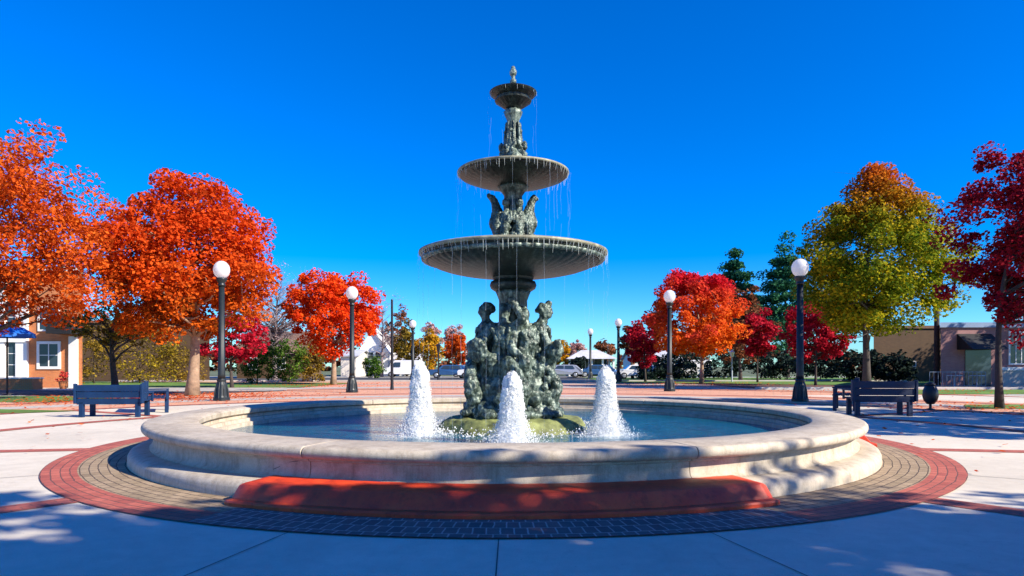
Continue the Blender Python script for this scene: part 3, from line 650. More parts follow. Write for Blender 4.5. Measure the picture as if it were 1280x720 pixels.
# ------------------------------------------------------------------ trees
def leaf_cloud(g, shape, cz, rx, ry, rz, n, leaf, nclump, tight=.16, hollow=.45, lump=.14):
    """clump centres spread through an uneven crown; returns leaf quads and the clump centres"""
    d = g.normal(size=(nclump, 3)); d /= np.linalg.norm(d, axis=1)[:, None]
    u = (hollow**3+(1-hollow**3)*g.random(nclump))**(1/3)
    ph = g.random(6)*6.28; az = np.arctan2(d[:, 1], d[:, 0])
    lob = 1+lump*np.sin(3*az+ph[0]+2*d[:, 2])+lump*.7*np.sin(5*az+ph[1]-3*d[:, 2])+lump*.6*np.sin(4*d[:, 2]*2+ph[2]+az)
    c = d*u[:, None]*lob[:, None]
    if shape == 'cone':
        k = np.clip(1.15-.62*(c[:, 2]+1), .12, 1.1); c[:, 0] *= k*1.15; c[:, 1] *= k*1.15
    if shape == 'pine':
        tz = np.round((c[:, 2]+1)*4.5)/4.5-1; k = np.clip(.95-.42*(tz+1), .10, 1.1)*(.75+.5*g.random(nclump)); c[:, 2] = tz-.06*np.hypot(c[:, 0], c[:, 1]); c[:, 0] *= k*1.2; c[:, 1] *= k*1.2
    if shape == 'dome':
        c[:, 2] = np.where(c[:, 2] < 0, c[:, 2]*.75, c[:, 2])
    if shape == 'conic':
        k = np.clip(1.12-.60*np.maximum(0, c[:, 2]+.15)**1.1, .22, 1.12); c[:, 0] *= k; c[:, 1] *= k; c[:, 2] = np.where(c[:, 2] < 0, c[:, 2]*.85, c[:, 2]*1.04)
    if shape == 'egg':
        k = np.clip(1.12-.32*(c[:, 2]+.4), .3, 1.15); c[:, 0] *= k; c[:, 1] *= k
    c = c*np.array([rx, ry, rz])
    cr = tight*min(rx, rz)*(.6+.9*g.random(nclump))
    idx = g.integers(0, nclump, n)
    off = g.normal(size=(n, 3)); ln_ = np.linalg.norm(off, axis=1)[:, None]; off = off/ln_*np.minimum(ln_, 1.7)*np.array([1, 1, .72]); p = c[idx]+off*cr[idx][:, None]*.62
    p[:, 2] += cz
    # leaf frames, drooping outward
    nr = g.normal(size=(n, 3)); nr[:, 2] = np.abs(nr[:, 2])+.35; nr += .5*p/np.maximum(1e-3, np.linalg.norm(p-np.array([0, 0, cz]), axis=1))[:, None]*np.array([1, 1, 0])
    nr /= np.linalg.norm(nr, axis=1)[:, None]
    t = np.cross(nr, g.normal(size=(n, 3))); t /= np.linalg.norm(t, axis=1)[:, None]; b = np.cross(nr, t)
    s = leaf*(.6+.8*g.random(n))[:, None]
    v = np.stack([p-t*s*.55, p-b*s*.38+nr*s*.10, p+t*s*.55, p+b*s*.38+nr*s*.10], 1).reshape(-1, 3)
    f = np.arange(4*n).reshape(-1, 4)
    cc = c.copy(); cc[:, 2] += cz
    return v, f, cc
def tree(name, label, cat, x, y, bark, lm, trunk_r, trunk_h, cz, rx, rz, n, leaf, seed, shape='round', ry=None, nclump=160, tight=.17,
         nlimb=26, hollow=.45, lump=.14, lean=0, group=None, bare=False, crown_off=(0, 0), minz=None, rzr=0):
    g = np.random.default_rng(seed); rg = random.Random(seed)
    root = empty(name, (x, y, 0)); tag(root, label, cat, group)
    v, f, cc = leaf_cloud(g, shape, cz, rx, ry or rx, rz, n, leaf, nclump, tight, hollow, lump)
    v[:, 0] += crown_off[0]; v[:, 1] += crown_off[1]; cc[:, 0] += crown_off[0]; cc[:, 1] += crown_off[1]
    if minz is not None:
        q = v.reshape(-1, 4, 3); keep = q[:, :, 2].min(1) > minz; v = q[keep].reshape(-1, 3); f = np.arange(len(v)).reshape(-1, 4)
    if not bare or n: mesh_obj('crown', v, f, lm, root)
    bm = bmesh.new(); top = cz+rz*.55
    tp = []; tr = []
    K = 9
    for k in range(K+1):
        t = k/K; z = top*t-.06*(k == 0); tp.append((lean*t*t+crown_off[0]*t**3*.8+.05*trunk_r*10*math.sin(t*5+seed), crown_off[1]*t*.7+.04*trunk_r*10*math.cos(t*4+seed)-.04*trunk_r*10, z))
        tr.append(trunk_r*((1.45-.45*min(1, k/1.2)) if k < 2 else 1)*(1-.85*t**1.2))
    tube(bm, tp, tr, 10)
    order = list(range(len(cc))); rg.shuffle(order)
    for i in order[:nlimb]:
        c = Vector(cc[i]); t0 = min(.92, max(trunk_h/top, (c.z-.6*math.hypot(c.x, c.y)*rg.uniform(.7, 1.2))/top)); q = t0*K; k = min(K-1, int(q)); a = Vector(tp[k]).lerp(Vector(tp[k+1]), q-k)
        r0 = (tr[k]*(1-(q-k))+tr[k+1]*(q-k))*.55; L = (c-a).length
        m1 = a.lerp(c, .35)+Vector((rg.uniform(-1, 1), rg.uniform(-1, 1), rg.uniform(.0, 1)))*L*.07; m2 = a.lerp(c, .7)+Vector((rg.uniform(-1, 1), rg.uniform(-1, 1), rg.uniform(-.5, 1)))*L*.08
        tube(bm, [a, m1, m2, c], [r0, r0*.7, r0*.42, r0*.12], 6)
        for j in range(3 if not bare else 12):
            s0 = m1.lerp(c, rg.random()); e = s0+Vector((rg.gauss(0, 1), rg.gauss(0, 1), rg.gauss(.4, .8)))*L*.22
            mid = s0.lerp(e, .5)+Vector((rg.gauss(0, 1), rg.gauss(0, 1), rg.gauss(0, 1)))*L*.025
            tube(bm, [s0, mid, e], [r0*.3, r0*.2, r0*.07], 4)
    from_bm('trunk', bm, bark, root, smooth=True)
    return root

L = {}
L['orange_l'] = leaf_mat('burnt_orange_leaves', [(.38, .045, .006), (.62, .095, .010), (.76, .17, .018)], transl=.4)
L['orange_red'] = leaf_mat('orange_red_leaves', [(.24, .07, .008), (.60, .11, .010), (.82, .20, .015)], top=(.68, .078, .009), zr=(2.8, 6.4), transl=.4)
L['orange2'] = leaf_mat('vivid_orange_leaves', [(.55, .03, .006), (.80, .07, .008), (.88, .13, .012)], transl=.4)
L['crimson'] = leaf_mat('crimson_leaves', [(.28, .006, .02), (.48, .012, .035), (.66, .03, .05)], transl=.35)
L['scarlet'] = leaf_mat('scarlet_leaves', [(.72, .09, .01), (.82, .16, .012), (.85, .27, .015)], top=(.64, .014, .03), zr=(4.4, 7.8), side=((.62, .012, .035), 5.4), transl=.4)
L['crimson_dk'] = leaf_mat('deep_crimson_leaves', [(.16, .004, .015), (.30, .008, .022), (.46, .018, .035)], transl=.3)
L['yelgreen'] = leaf_mat('yellow_green_leaves', [(.07, .13, .008), (.24, .28, .012), (.60, .44, .014)], top=(.58, .12, .012), zr=(8.6, 12.5), transl=.45, clump=.5)
L['olive'] = leaf_mat('olive_leaves', [(.08, .06, .012), (.20, .13, .02), (.40, .27, .03)], transl=.4)
L['brown'] = leaf_mat('russet_leaves', [(.10, .04, .02), (.20, .07, .03), (.34, .12, .05)], transl=.3)
L['green'] = leaf_mat('green_leaves', [(.02, .06, .008), (.06, .14, .015), (.15, .24, .03)], transl=.3)
L['teal'] = leaf_mat('evergreen_needles', [(.010, .06, .035), (.028, .13, .06), (.07, .22, .09)], transl=.2)
L['dark'] = leaf_mat('dark_hedge_leaves', [(.005, .012, .012), (.012, .026, .022), (.03, .05, .035)], transl=.15)
L['gold'] = leaf_mat('golden_leaves', [(.30, .22, .01), (.55, .30, .015), (.75, .33, .02)], transl=.4)
L['dull_gold'] = leaf_mat('dull_golden_leaves', [(.10, .07, .01), (.24, .17, .012), (.42, .30, .02)], transl=.35)
L['pink'] = leaf_mat('pinkish_leaves', [(.45, .24, .20), (.55, .30, .27), (.65, .42, .38)], transl=.3)

# left side
tree('maple_tree', 'burnt orange tree at the far left edge, its crown over the brick building', 'tree', P(-22, 24), 24, M['bark_dark'], L['orange_l'], .13, 2.4, 6.1, 3.75, 3.6, 34000, .125, 11, nclump=240, tight=.15, hollow=.35, lump=.2, crown_off=(.3, 0), nlimb=40)
tree('maple_tree', 'large round orange-red maple with a thick tan trunk behind the left benches', 'tree', P(242, 29.3), 29.3, M['bark_tan'], L['orange_red'], .235, 2.6, 5.95, 3.5, 3.6, 48000, .15, 12, nclump=260, tight=.17, crown_off=(-.45, 0), nlimb=40, lump=.06, ry=3.2)
tree('maple_tree', 'round vivid orange maple behind the second lamp post on the left', 'tree', P(416, 47), 47, M['bark_tan'], L['orange2'], .18, 2.4, 5.15, 3.1, 2.95, 22000, .19, 13, nclump=170, lump=.06)
tree('spreading_tree', 'small forked tree with bare spreading limbs and olive leaves behind the blue bench', 'tree', P(143, 33), 33, M['bark_dark'], L['olive'], .17, 1.1, 3.3, 2.6, 1.25, 2200, .16, 14, shape='dome', nclump=60, tight=.2, nlimb=30, crown_off=(.1, 0))
tree('maple_tree', 'small crimson tree half hidden behind the tall left lamp post', 'tree', P(290, 40), 40, M['bark_dark'], L['crimson'], .10, 1.6, 3.0, 1.7, 1.5, 5500, .18, 15, nclump=60, tight=.25)
tree('bare_tree', 'leafless pale grey tree between the two orange maples', 'tree', P(345, 62), 62, M['bark_grey'], L['pink'], .20, 2.5, 6.8, 3.6, 4.2, 900, .10, 16, nclump=150, nlimb=120, bare=True)
tree('bare_tree', 'leafless grey tree behind the plain dark pole', 'tree', P(478, 80), 80, M['bark_grey'], L['pink'], .18, 2.5, 6.0, 2.6, 4.2, 300, .14, 17, nclump=60, nlimb=40, bare=True)
for i, (px, d, top_y, rxp, mt, lab) in enumerate([
        (322, 50, 428, 24, 'green', 'bushy green shrub right of the crimson tree'), (362, 54, 424, 20, 'green', 'dark green shrub under the second orange maple'),
        (390, 56, 430, 18, 'olive', 'olive brown shrub below the second orange maple'), (468, 72, 446, 13, 'green', 'low round green bush before the white house'),
        (118, 50, 402, 40, 'olive', 'tall olive shrub beside the orange brick building'), (175, 52, 398, 48, 'dull_gold', 'broad golden olive shrub against the long brown building'),
        (220, 55, 425, 30, 'olive', 'dull olive shrub behind the thick tan trunk')]):
    zt = Z(top_y, d); rx = rxp/F_PX*d
    tree('shrub', lab, 'shrub', P(px, d), d, M['bark_dark'], L[mt], .05, .2, zt*.5, rx, zt*.52, 2600, .16, 30+i, nclump=50, tight=.28, nlimb=10, minz=.02)
for i, (px, d, top_y, bot_y, rxp, mt, lab) in enumerate([
        (497, 95, 384, 455, 17, 'brown', 'russet tree just right of the white steep gabled house'), (508, 88, 405, 460, 16, 'olive', 'olive autumn tree behind the third lamp post'),
        (535, 88, 412, 462, 20, 'gold', 'yellow green tree right of the third lamp post'), (571, 92, 416, 455, 17, 'orange_l', 'small amber tree at the left of the statue'),
        (541, 120, 404, 440, 12, 'pink', 'pale pinkish tree top behind the yellow green tree'), (566, 125, 408, 440, 13, 'pink', 'pale pinkish tree top behind the small amber tree'),
        (697, 90, 424, 460, 15, 'gold', 'golden orange tree close to the right of the statue'), (720, 130, 428, 450, 14, 'pink', 'pale pinkish tree above the white pavilion roof'),
        (752, 120, 430, 452, 14, 'brown', 'brown tree between the two distant lamp posts'), (790, 70, 406, 448, 14, 'brown', 'dark russet tree left of the scarlet tree')]):
    zt, zb = Z(top_y, d), Z(bot_y, d); rx = rxp/F_PX*d
    tree('autumn_tree', lab, 'tree', P(px, d), d, M['bark_dark'], L[mt], .14, max(.8, zb), (zt+zb)/2, rx, (zt-zb)/2, 3000, .30, 50+i, nclump=50, tight=.26, nlimb=12)
# right side
tree('maple_tree', 'scarlet and orange round tree behind the right middle lamp post', 'tree', P(876, 50), 50, M['bark_tan'], L['scarlet'], .14, 2.6, 5.35, 3.6, 3.2, 26000, .2, 70, shape='egg', nclump=190, lump=.08, crown_off=(-.55, 0))
tree('maple_tree', 'low dark red tree at the left foot of the scarlet tree', 'tree', P(806, 56), 56, M['bark_dark'], L['crimson'], .09, 1.2, 3.2, 1.5, 1.9, 4500, .22, 71, nclump=60, tight=.24)
tree('autumn_tree', 'russet brown tree behind the scarlet tree', 'tree', P(925, 62), 62, M['bark_dark'], L['brown'], .15, 2, 4.9, 2.6, 3.4, 6500, .26, 72, nclump=90)
tree('maple_tree', 'small crimson tree right of the russet brown tree', 'tree', P(947, 54), 54, M['bark_dark'], L['crimson'], .07, 1.9, 3.9, 1.5, 1.9, 5200, .22, 73, nclump=60, tight=.24)
tree('maple_tree', 'small deep crimson tree behind the tall right lamp post', 'tree', P(1020, 45), 45, M['bark_dark'], L['crimson'], .08, 1.6, 3.6, 2.0, 1.95, 7000, .2, 74, nclump=90, tight=.2)
tree('pine_tree', 'tall dark green pine behind the scarlet tree', 'tree', P(918, 85), 85, M['bark_dark'], L['teal'], .3, 3, 9.4, 5.2, 6.4, 22000, .30, 75, shape='pine', nclump=190, tight=.13, lump=.2)
tree('pine_tree', 'bushy blue green pine behind the tall right lamp post', 'tree', P(982, 80), 80, M['bark_dark'], L['teal'], .3, 3, 9.0, 5.6, 6.6, 22000, .30, 76, shape='pine', nclump=190, tight=.13, lump=.25)
tree('linden_tree', 'big yellow and green tree turning orange at its top, behind the right bench', 'tree', P(1080, 37), 37, M['bark_dark'], L['yelgreen'], .20, 2.3, 7.15, 3.85, 4.8, 60000, .16, 77, shape='conic', nclump=280, tight=.18, crown_off=(.75, 0), nlimb=40, lump=.08)
tree('maple_tree', 'dark crimson tree at the right edge with a slim dark trunk', 'tree', P(1246, 20.6), 20.6, M['bark_dark'], L['crimson_dk'], .105, 2.6, 5.35, 2.35, 2.95, 30000, .115, 78, nclump=220, tight=.16, crown_off=(1.6, 0), nlimb=40, lump=.2, hollow=.3)
for i, (px, d, top_y, rxp) in enumerate([(815, 64, 446, 22), (722, 80, 450, 14), (850, 68, 440, 26), (905, 70, 436, 30), (965, 66, 440, 30), (1025, 60, 438, 32), (1075, 56, 440, 30), (1118, 54, 442, 26)]):
    zt = Z(top_y, d); rx = rxp/F_PX*d
    tree('shrub', ['dark evergreen shrub below the low dark red tree', 'small dark evergreen shrub at the left end of the white pavilion', 'dark evergreen shrub behind the middle right lamp post', 'dark evergreen shrub under the scarlet tree', 'dark evergreen shrub behind the small crimson tree', 'dark evergreen shrub behind the tall right lamp post',
         'dark evergreen shrub behind the big yellow tree trunk', 'dark evergreen shrub before the dark brown building'][i], 'shrub', P(px, d), d, M['bark_dark'], L['dark'], .05, .2, zt*.5, rx, zt*.55, 3200, .22, 90+i, nclump=60, tight=.28, nlimb=6, minz=.02, group='dark shrubs along the back lawn')
# a far wood closing the view
g = np.random.default_rng(5); vv = []; ff = []; off = 0
for k in range(46):
    x = -230+10*k+g.normal()*3; d = 190+g.normal()*10; hh = 5+3*g.random()
    v, f, _ = leaf_cloud(g, 'round', hh*.5, 6, 5, hh*.55, 600, 1.1, 20, .3); v[:, 0] += x; v[:, 1] += d; vv.append(v); ff.append(f+off); off += len(v)
tag(mesh_obj('far_wood', np.concatenate(vv), np.concatenate(ff), L['brown']), 'low brown wood along the horizon behind everything', 'wood', kind='stuff')

# trees that stand behind the photographer and to the right and shade the foreground
for i, (x, y, cz, rx, rz, n, mt) in enumerate([(4.9, -2.8, 6.0, 3.1, 3.0, 9000, 'orange_l'), (8.7, -1.3, 6.0, 3.0, 3.0, 24000, 'orange2'), (13.4, -1.5, 6.4, 3.0, 3.2, 22000, 'gold'), (17.5, 10.4, 6.0, 2.6, 2.9, 12000, 'crimson_dk'), (22.0, 12.5, 6.2, 2.4, 3.1, 9000, 'crimson'), (38, 36.0, 6.5, 3.8, 3.8, 12000, 'orange2'), (45.5, 34.5, 6.5, 3.8, 3.8, 12000, 'gold'), (45.0, 51.5, 5.5, 3.8, 3.8, 12000, 'brown')]):
    tree('shade_tree', ['orange tree close behind the photographer', 'vivid orange tree right of the photographer', 'golden tree far right of the photographer', 'dark crimson tree beyond the right edge of view', 'crimson tree farther beyond the right edge of view', 'vivid orange tree right of the pink shopfront', 'golden tree farther right of the pink shopfront', 'russet tree behind the pink shopfront'][i], 'tree', x, y, M['bark_dark'], L[mt], .16, 2.5, cz, rx, rz, n, .2, 120+i, nclump=150, tight=.16)

# ------------------------------------------------------------------ lamps and poles
def make_lamp():
    root = empty('street_lamp', (0, 0, 0)); tag(root, 'x', 'street lamp', 'globe lamp posts round the plaza')
    bm = bmesh.new()
    lathe(bm, [(.01, 0), (.30, 0), (.30, .10), (.27, .13), (.25, .20), (.22, .45), (.20, .62), (.16, .72), (.17, .78), (.135, .84), (.01, .85)], 16)
    for k in range(8):
        a = k*math.pi/4; tube(bm, [(.27*math.cos(a), .27*math.sin(a), .1), (.23*math.cos(a), .23*math.sin(a), .45), (.17*math.cos(a), .17*math.sin(a), .7)], [.03, .025, .015], 6)
    from_bm('base', bm, M['lamp_iron'], root, smooth=False)
    bm = bmesh.new(); lathe(bm, [(.01, .84), (.135, .84), (.125, 1.0), (.10, 4.35), (.01, 4.35)], 64, mod=lambda a, j: 1+.04*math.cos(16*a)); from_bm('post', bm, M['lamp_iron'], root, smooth=True)
    bm = bmesh.new(); lathe(bm, [(.01, 4.34), (.14, 4.34), (.15, 4.38), (.12, 4.42), (.12, 4.46), (.17, 4.52), (.20, 4.60), (.19, 4.64), (.01, 4.66)], 24); from_bm('collar', bm, M['lamp_iron'], root, smooth=True)
    bm = bmesh.new(); ball(bm, Vector((0, 0, 4.95)), .325, 4, (.92, .92, 1.05)); from_bm('globe', bm, M['globe'], root, smooth=True)
    return root
lp = make_lamp()
spots = [(277, 25.2, 'tall globe lamp post in front of the large orange-red maple'), (440, 33.2, 'globe lamp post before the vivid orange maple on the left'),
         (1000, 24.7, 'tall globe lamp post between the right bench and the scarlet tree'), (837, 34.8, 'globe lamp post in front of the scarlet tree'),
         (516, 57.4, 'small distant globe lamp post left of the statue, above the left jet'), (738, 70, 'fainter distant globe lamp post above the right jet'),
         (773, 55.5, 'small distant globe lamp post right of the right jet')]
for i, (px, d, lab) in enumerate(spots):
    o = lp if i == 0 else copy_tree(lp)
    o.location = (P(px, d), d, 0); o['label'] = lab
bm = bmesh.new(); tube(bm, [(0, 0, 0), (0, 0, .3), (0, 0, 4.95)], [.11, .085, .06], 12); ball(bm, Vector((0, 0, 4.97)), .07, 2)
o = from_bm('plain_pole', bm, M['iron'], loc=(P(490, 37), 37, 0)); tag(o, 'tall plain dark pole without a lamp, left of the statue', 'pole')
root = empty('lantern_post', (P(548, 60), 60, 0)); tag(root, 'short dark post with a square dark lantern just left of the statue', 'lamp post')
bm = bmesh.new(); tube(bm, [(0, 0, 0), (0, 0, .5), (0, 0, 2.7)], [.14, .08, .07], 10); from_bm('post', bm, M['iron'], root)
bm = bmesh.new(); lathe(bm, [(.01, 2.68), (.12, 2.7), (.2, 3.15), (.24, 3.18), (.05, 3.35), (.01, 3.42)], 6); from_bm('lantern', bm, M['iron'], root)
root = empty('lantern_post', (P(915, 56), 56, 0)); tag(root, 'short pale lantern post under the russet tree', 'lamp post')
bm = bmesh.new(); tube(bm, [(0, 0, 0), (0, 0, 2.1)], [.06, .05], 10); from_bm('post', bm, M['white_metal'], root)
bm = bmesh.new(); lathe(bm, [(.01, 2.08), (.12, 2.1), (.22, 2.45), (.24, 2.5), (.05, 2.65), (.01, 2.7)], 6); from_bm('lantern', bm, M['white'], root)
root = empty('utility_pole', (P(1171, 44), 44, 0)); tag(root, 'dark wooden utility pole beside the big yellow tree', 'utility pole')
bm = bmesh.new(); tube(bm, [(0, 0, 0), (0, 0, 10.6)], [.19, .12], 10); from_bm('pole', bm, M['bark_dark'], root)
bm = bmesh.new(); box(bm, -.1, 1.1, -.06, .06, 9.9, 10.02); from_bm('crossarm', bm, M['white_metal'], root)
bm = bmesh.new(); lathe(bm, [(.01, 10.02), (.16, 10.02), (.16, 10.7), (.1, 10.8), (.01, 10.85)], 12, c=(1.0, 0)); from_bm('transformer', bm, M['white'], root)

# ------------------------------------------------------------------ benches
def make_bench(wood, wd, label):
    root = empty('park_bench', (0, 0, 0)); tag(root, label, 'bench', 'benches round the fountain plaza')
    h = wd/2   # the bench faces +y (away from the camera); its back is towards -y
    bm = bmesh.new()
    for k in range(5): box(bm, -h, h, -.12+.11*k, -.02+.11*k, .40+.004*(k % 2), .44+.004*(k % 2))
    from_bm('seat', bm, wood, root, bevel=.008)
    bm = bmesh.new()
    for z0, z1, y in ((.33, .485, -.17), (.495, .655, -.19), (.665, .83, -.21)):
        v = box(bm, -h, h, y-.02, y+.02, z0, z1)
    from_bm('backrest', bm, wood, root, bevel=.008)
    for s in (-1, 1):
        for yy in (-.14, .36):
            bm = bmesh.new(); box(bm, s*(h-.10)-.055, s*(h-.10)+.055, yy-.05, yy+.05, 0, .398); box(bm, s*(h-.10)-.08, s*(h-.10)+.08, yy-.075, yy+.075, 0, .03) if False else None
            from_bm('leg', bm, wood, root, bevel=.01)
        bm = bmesh.new(); box(bm, s*(h+.03)-.028, s*(h+.03)+.028, -.245, -.13, .35, .86); from_bm('back_post', bm, wood, root, bevel=.01)
        bm = bmesh.new(); box(bm, s*(h+.03)-.03, s*(h+.03)+.03, -.127, .42, .60, .64); box(bm, s*(h+.03)-.025, s*(h+.03)+.025, .34, .40, .38, .598); from_bm('armrest', bm, wood, root, bevel=.01)
    return root
b1 = make_bench(M['blue_wood'], 1.58, 'bright blue slatted bench seen from behind, left of the pool'); b1.location = (P(141, 17.2), 17.2, 0); b1.rotation_euler = (0, 0, R(4))
b2 = copy_tree(b1, (P(191, 19.2), 19.2, 0), R(-63), 'dark bench seen end-on just right of the blue bench')
b3 = make_bench(M['navy_wood'], 1.45, 'navy bench in tree shade right of the pool'); b3.location = (P(1101, 17.6), 17.6, 0); b3.rotation_euler = (0, 0, R(-5)); b3.scale = (1.05, 1.05, 1.1)
b4 = copy_tree(b3, (P(1062, 20.0), 20.0, 0), R(62), 'navy bench seen end-on behind the shaded navy bench')
root = empty('litter_bin', (P(1163, 20), 20, 0)); tag(root, 'dark rounded litter bin on a short foot right of the navy bench', 'litter bin')
bm = bmesh.new(); lathe(bm, [(.01, .16), (.10, .17), (.18, .28), (.215, .42), (.20, .58), (.15, .70), (.13, .74), (.10, .72), (.01, .70)], 24); from_bm('body', bm, M['iron'], root, smooth=True)
bm = bmesh.new(); lathe(bm, [(.01, .72), (.14, .74), (.13, .79), (.05, .83), (.01, .84)], 24); from_bm('lid', bm, M['iron'], root, smooth=True)
bm = bmesh.new(); lathe(bm, [(.01, 0), (.13, 0), (.12, .03), (.04, .05), (.035, .17), (.01, .17)], 16); from_bm('foot', bm, M['iron'], root)

# ------------------------------------------------------------------ buildings
def window(root, x0, x1, z0, z1, y, fm, nx=2, nz=2, fr=.08):
    bm = bmesh.new(); box(bm, x0-fr, x1+fr, y-.05, y+.02, z0-fr, z0); box(bm, x0-fr, x1+fr, y-.05, y+.02, z1, z1+fr)
    box(bm, x0-fr, x0, y-.05, y+.02, z0, z1); box(bm, x1, x1+fr, y-.05, y+.02, z0, z1)
    for k in range(1, nx): xx = x0+(x1-x0)*k/nx; box(bm, xx-.025, xx+.025, y-.045, y+.01, z0, z1)
    for k in range(1, nz): zz = z0+(z1-z0)*k/nz; box(bm, x0, x1, y-.038, y+.01, zz-.02, zz+.02)
    f = from_bm('window', bm, fm, root)
    bm = bmesh.new(); box(bm, x0+.001, x1-.001, y-.02, y+.005, z0+.001, z1-.001); from_bm('pane', bm, M['glass'], f)
def prism(bm, x0, x1, dp, z0, z1, kl, kr, o=0):
    b_ = [(x0-o, -o), (x1+o, -o), (x1+o+kr*dp, dp+o), (x0-o+kl*dp, dp+o)]
    A = [bm.verts.new((x, y, z0)) for x, y in b_]; B = [bm.verts.new((x, y, z1)) for x, y in b_]
    bm.faces.new(A[::-1]); bm.faces.new(B)
    for k in range(4): bm.faces.new([A[k], A[(k+1) % 4], B[(k+1) % 4], B[k]])
def building(name, label, loc, wd, dp, h, wm, rm, parapet=.25, cat='building', kl=0, kr=0):
    root = empty(name, loc); tag(root, label, cat)
    bm = bmesh.new(); prism(bm, 0, wd, dp, 0, h, kl, kr); from_bm('wall', bm, wm, root)
    bm = bmesh.new(); prism(bm, 0, wd, dp, h+.002, h+parapet, kl, kr, .12); from_bm('roof', bm, rm, root)
    return root
# orange brick building, left
d = 40
b = building('brick_building', 'orange brick building with white pilasters at the left edge', (P(-140, d), d, 0), P(103, d)-P(-140, d), 8, 7.0, M['orange_brick'], M['offwhite'], kr=-.66)
X = lambda px: P(px, d)-P(-140, d)
for x0, x1 in ((-60, -48), (-4, 8), (22, 36), (88, 98)):
    bm = bmesh.new(); box(bm, X(x0), X(x1), -.18, -.002, 0, 6.6 if x0 < 80 else 3.1); from_bm('pilaster', bm, M['white'], b)
bm = bmesh.new(); box(bm, X(-110), X(36.5), -.25, -.004, 2.75, 3.05); box(bm, X(-110), X(36.5), -.22, -.004, 0, .5) if False else None; from_bm('band', bm, M['white'], b)
window(b, X(50), X(73), Z(458, d), Z(430, d), -.02, M['white'], 2, 2, .16)
window(b, X(9.5), X(20), Z(415, d), Z(378, d), -.02, M['white'], 1, 2)
window(b, X(-30), X(-8), Z(458, d), Z(425, d), -.02, M['white'], 2, 2); window(b, X(11), X(20), Z(470, d), Z(428, d), -.02, M['white'], 1, 3)
window(b, X(50), X(73), Z(412, d), Z(385, d), -.02, M['white'], 2, 2, .1)
bm = bmesh.new(); v = box(bm, X(76), X(106), -1.3, -.01, Z(418, d), Z(397, d)); o = from_bm('awning', bm, M['awning_black'], b); o['label'] = 'dark awning over the side entrance'
root = empty('patio_umbrella', (P(9, 30), 30, 0)); tag(root, 'bright blue patio umbrella before the orange brick building', 'umbrella')
bm = bmesh.new(); tube(bm, [(0, 0, 0), (0, 0, 3.15)], [.04, .03], 8); from_bm('pole', bm, M['bark_dark'], root)
bm = bmesh.new(); lathe(bm, [(1.08, 2.60), (1.06, 2.78), (.6, 3.06), (.02, 3.24), (.02, 3.20), (.5, 3.03), (1.05, 2.72)], 8); from_bm('canopy', bm, M['umbrella_blue'], root)
bm = bmesh.new(); lathe(bm, [(.01, 0), (.28, 0), (.26, .06), (.05, .1), (.01, .1)], 16); from_bm('foot', bm, M['iron'], root)
root = empty('planter', (P(23, 36.5), 36.5, 0)); tag(root, 'long low orange brick planter on the pale sidewalk', 'planter')
bm = bmesh.new(); box(bm, -1.05, 1.05, -.4, .4, 0, .62); from_bm('box', bm, M['orange_brick'], root); bm = bmesh.new(); box(bm, -1.1, 1.1, -.45, .45, .622, .70); from_bm('cap', bm, M['offwhite'], root)
root = empty('flower_pot', (P(79, 38), 38, 0)); tag(root, 'small clay pot of red flowers by the orange brick building', 'flower pot')
bm = bmesh.new(); lathe(bm, [(.01, 0), (.16, 0), (.24, .42), (.27, .45), (.22, .46), (.01, .42)], 16); from_bm('pot', bm, M['orange_brick'], root)
g = np.random.default_rng(2); v, f, _ = leaf_cloud(g, 'round', .68, .28, .28, .26, 260, .09, 14, .35); mesh_obj('flowers', v, f, M['red_clay'], root)
# brown long building
d = 60
b = building('brown_building', 'long low brown brick building behind the large orange-red maple', (P(98, d), d, 0), P(262, d)-P(98, d), 8, 5.2, M['brown_wall'], M['roof_brown'], kr=-.5)
# brown roofed house
def gable_house(name, label, px0, px1, d, eave, peak, wm, rm, dp=9, axis='x', over=.35):
    root = empty(name, (P(px0, d), d, 0)); tag(root, label, 'house'); wd = P(px1, d)-P(px0, d)
    if axis == 'x':   # ridge along x, slope facing camera
        vs_ = [(0,0,0),(wd,0,0),(wd,dp,0),(0,dp,0),(0,0,eave),(wd,0,eave),(wd,dp,eave),(0,dp,eave),(0,dp/2,peak-.08),(wd,dp/2,peak-.08)]
        mesh_obj('wall', vs_, [(0,1,5,4),(2,3,7,6),(1,2,6,9,5),(3,0,4,8,7)], wm, root)
        s = (peak-eave)/(dp/2); e = eave-over*s
        r_ = [(-over,-over,e),(wd+over,-over,e),(wd+over,dp/2,peak),(-over,dp/2,peak),(-over,dp+over,e),(wd+over,dp+over,e)]
        o = mesh_obj('roof', r_, [(0,1,2,3),(3,2,5,4)], rm, root)
    else:
        vs_ = [(0,0,0),(wd,0,0),(wd,dp,0),(0,dp,0),(0,0,eave),(wd,0,eave),(wd,dp,eave),(0,dp,eave),(wd/2,0,peak-.08),(wd/2,dp,peak-.08)]
        mesh_obj('wall', vs_, [(0,1,5,8,4),(2,3,7,9,6),(1,2,6,5),(3,0,4,7)], wm, root)
        s = (peak-eave)/(wd/2); ov = .15; e = eave-ov*s
        r_ = [(-ov,-over,e),(wd/2,-over,peak),(wd+ov,-over,e),(wd+ov,dp+over,e),(wd/2,dp+over,peak),(-ov,dp+over,e)]
        o = mesh_obj('roof', r_, [(0,1,4,5),(1,2,3,4)], rm, root)
    sd_ = o.modifiers.new('thick', 'SOLIDIFY'); sd_.thickness = .12; sd_.offset = 1
    return root, wd
h, wd = gable_house('house', 'brown roofed house behind the green shrubs', 296, 372, 72, 3.0, 5.2, M['brown_wall'], M['roof_brown'])
window(h, 1.2, 2.2, 1.0, 2.2, -.02, M['white']); window(h, 4.2, 5.2, 1.0, 2.2, -.02, M['white'])
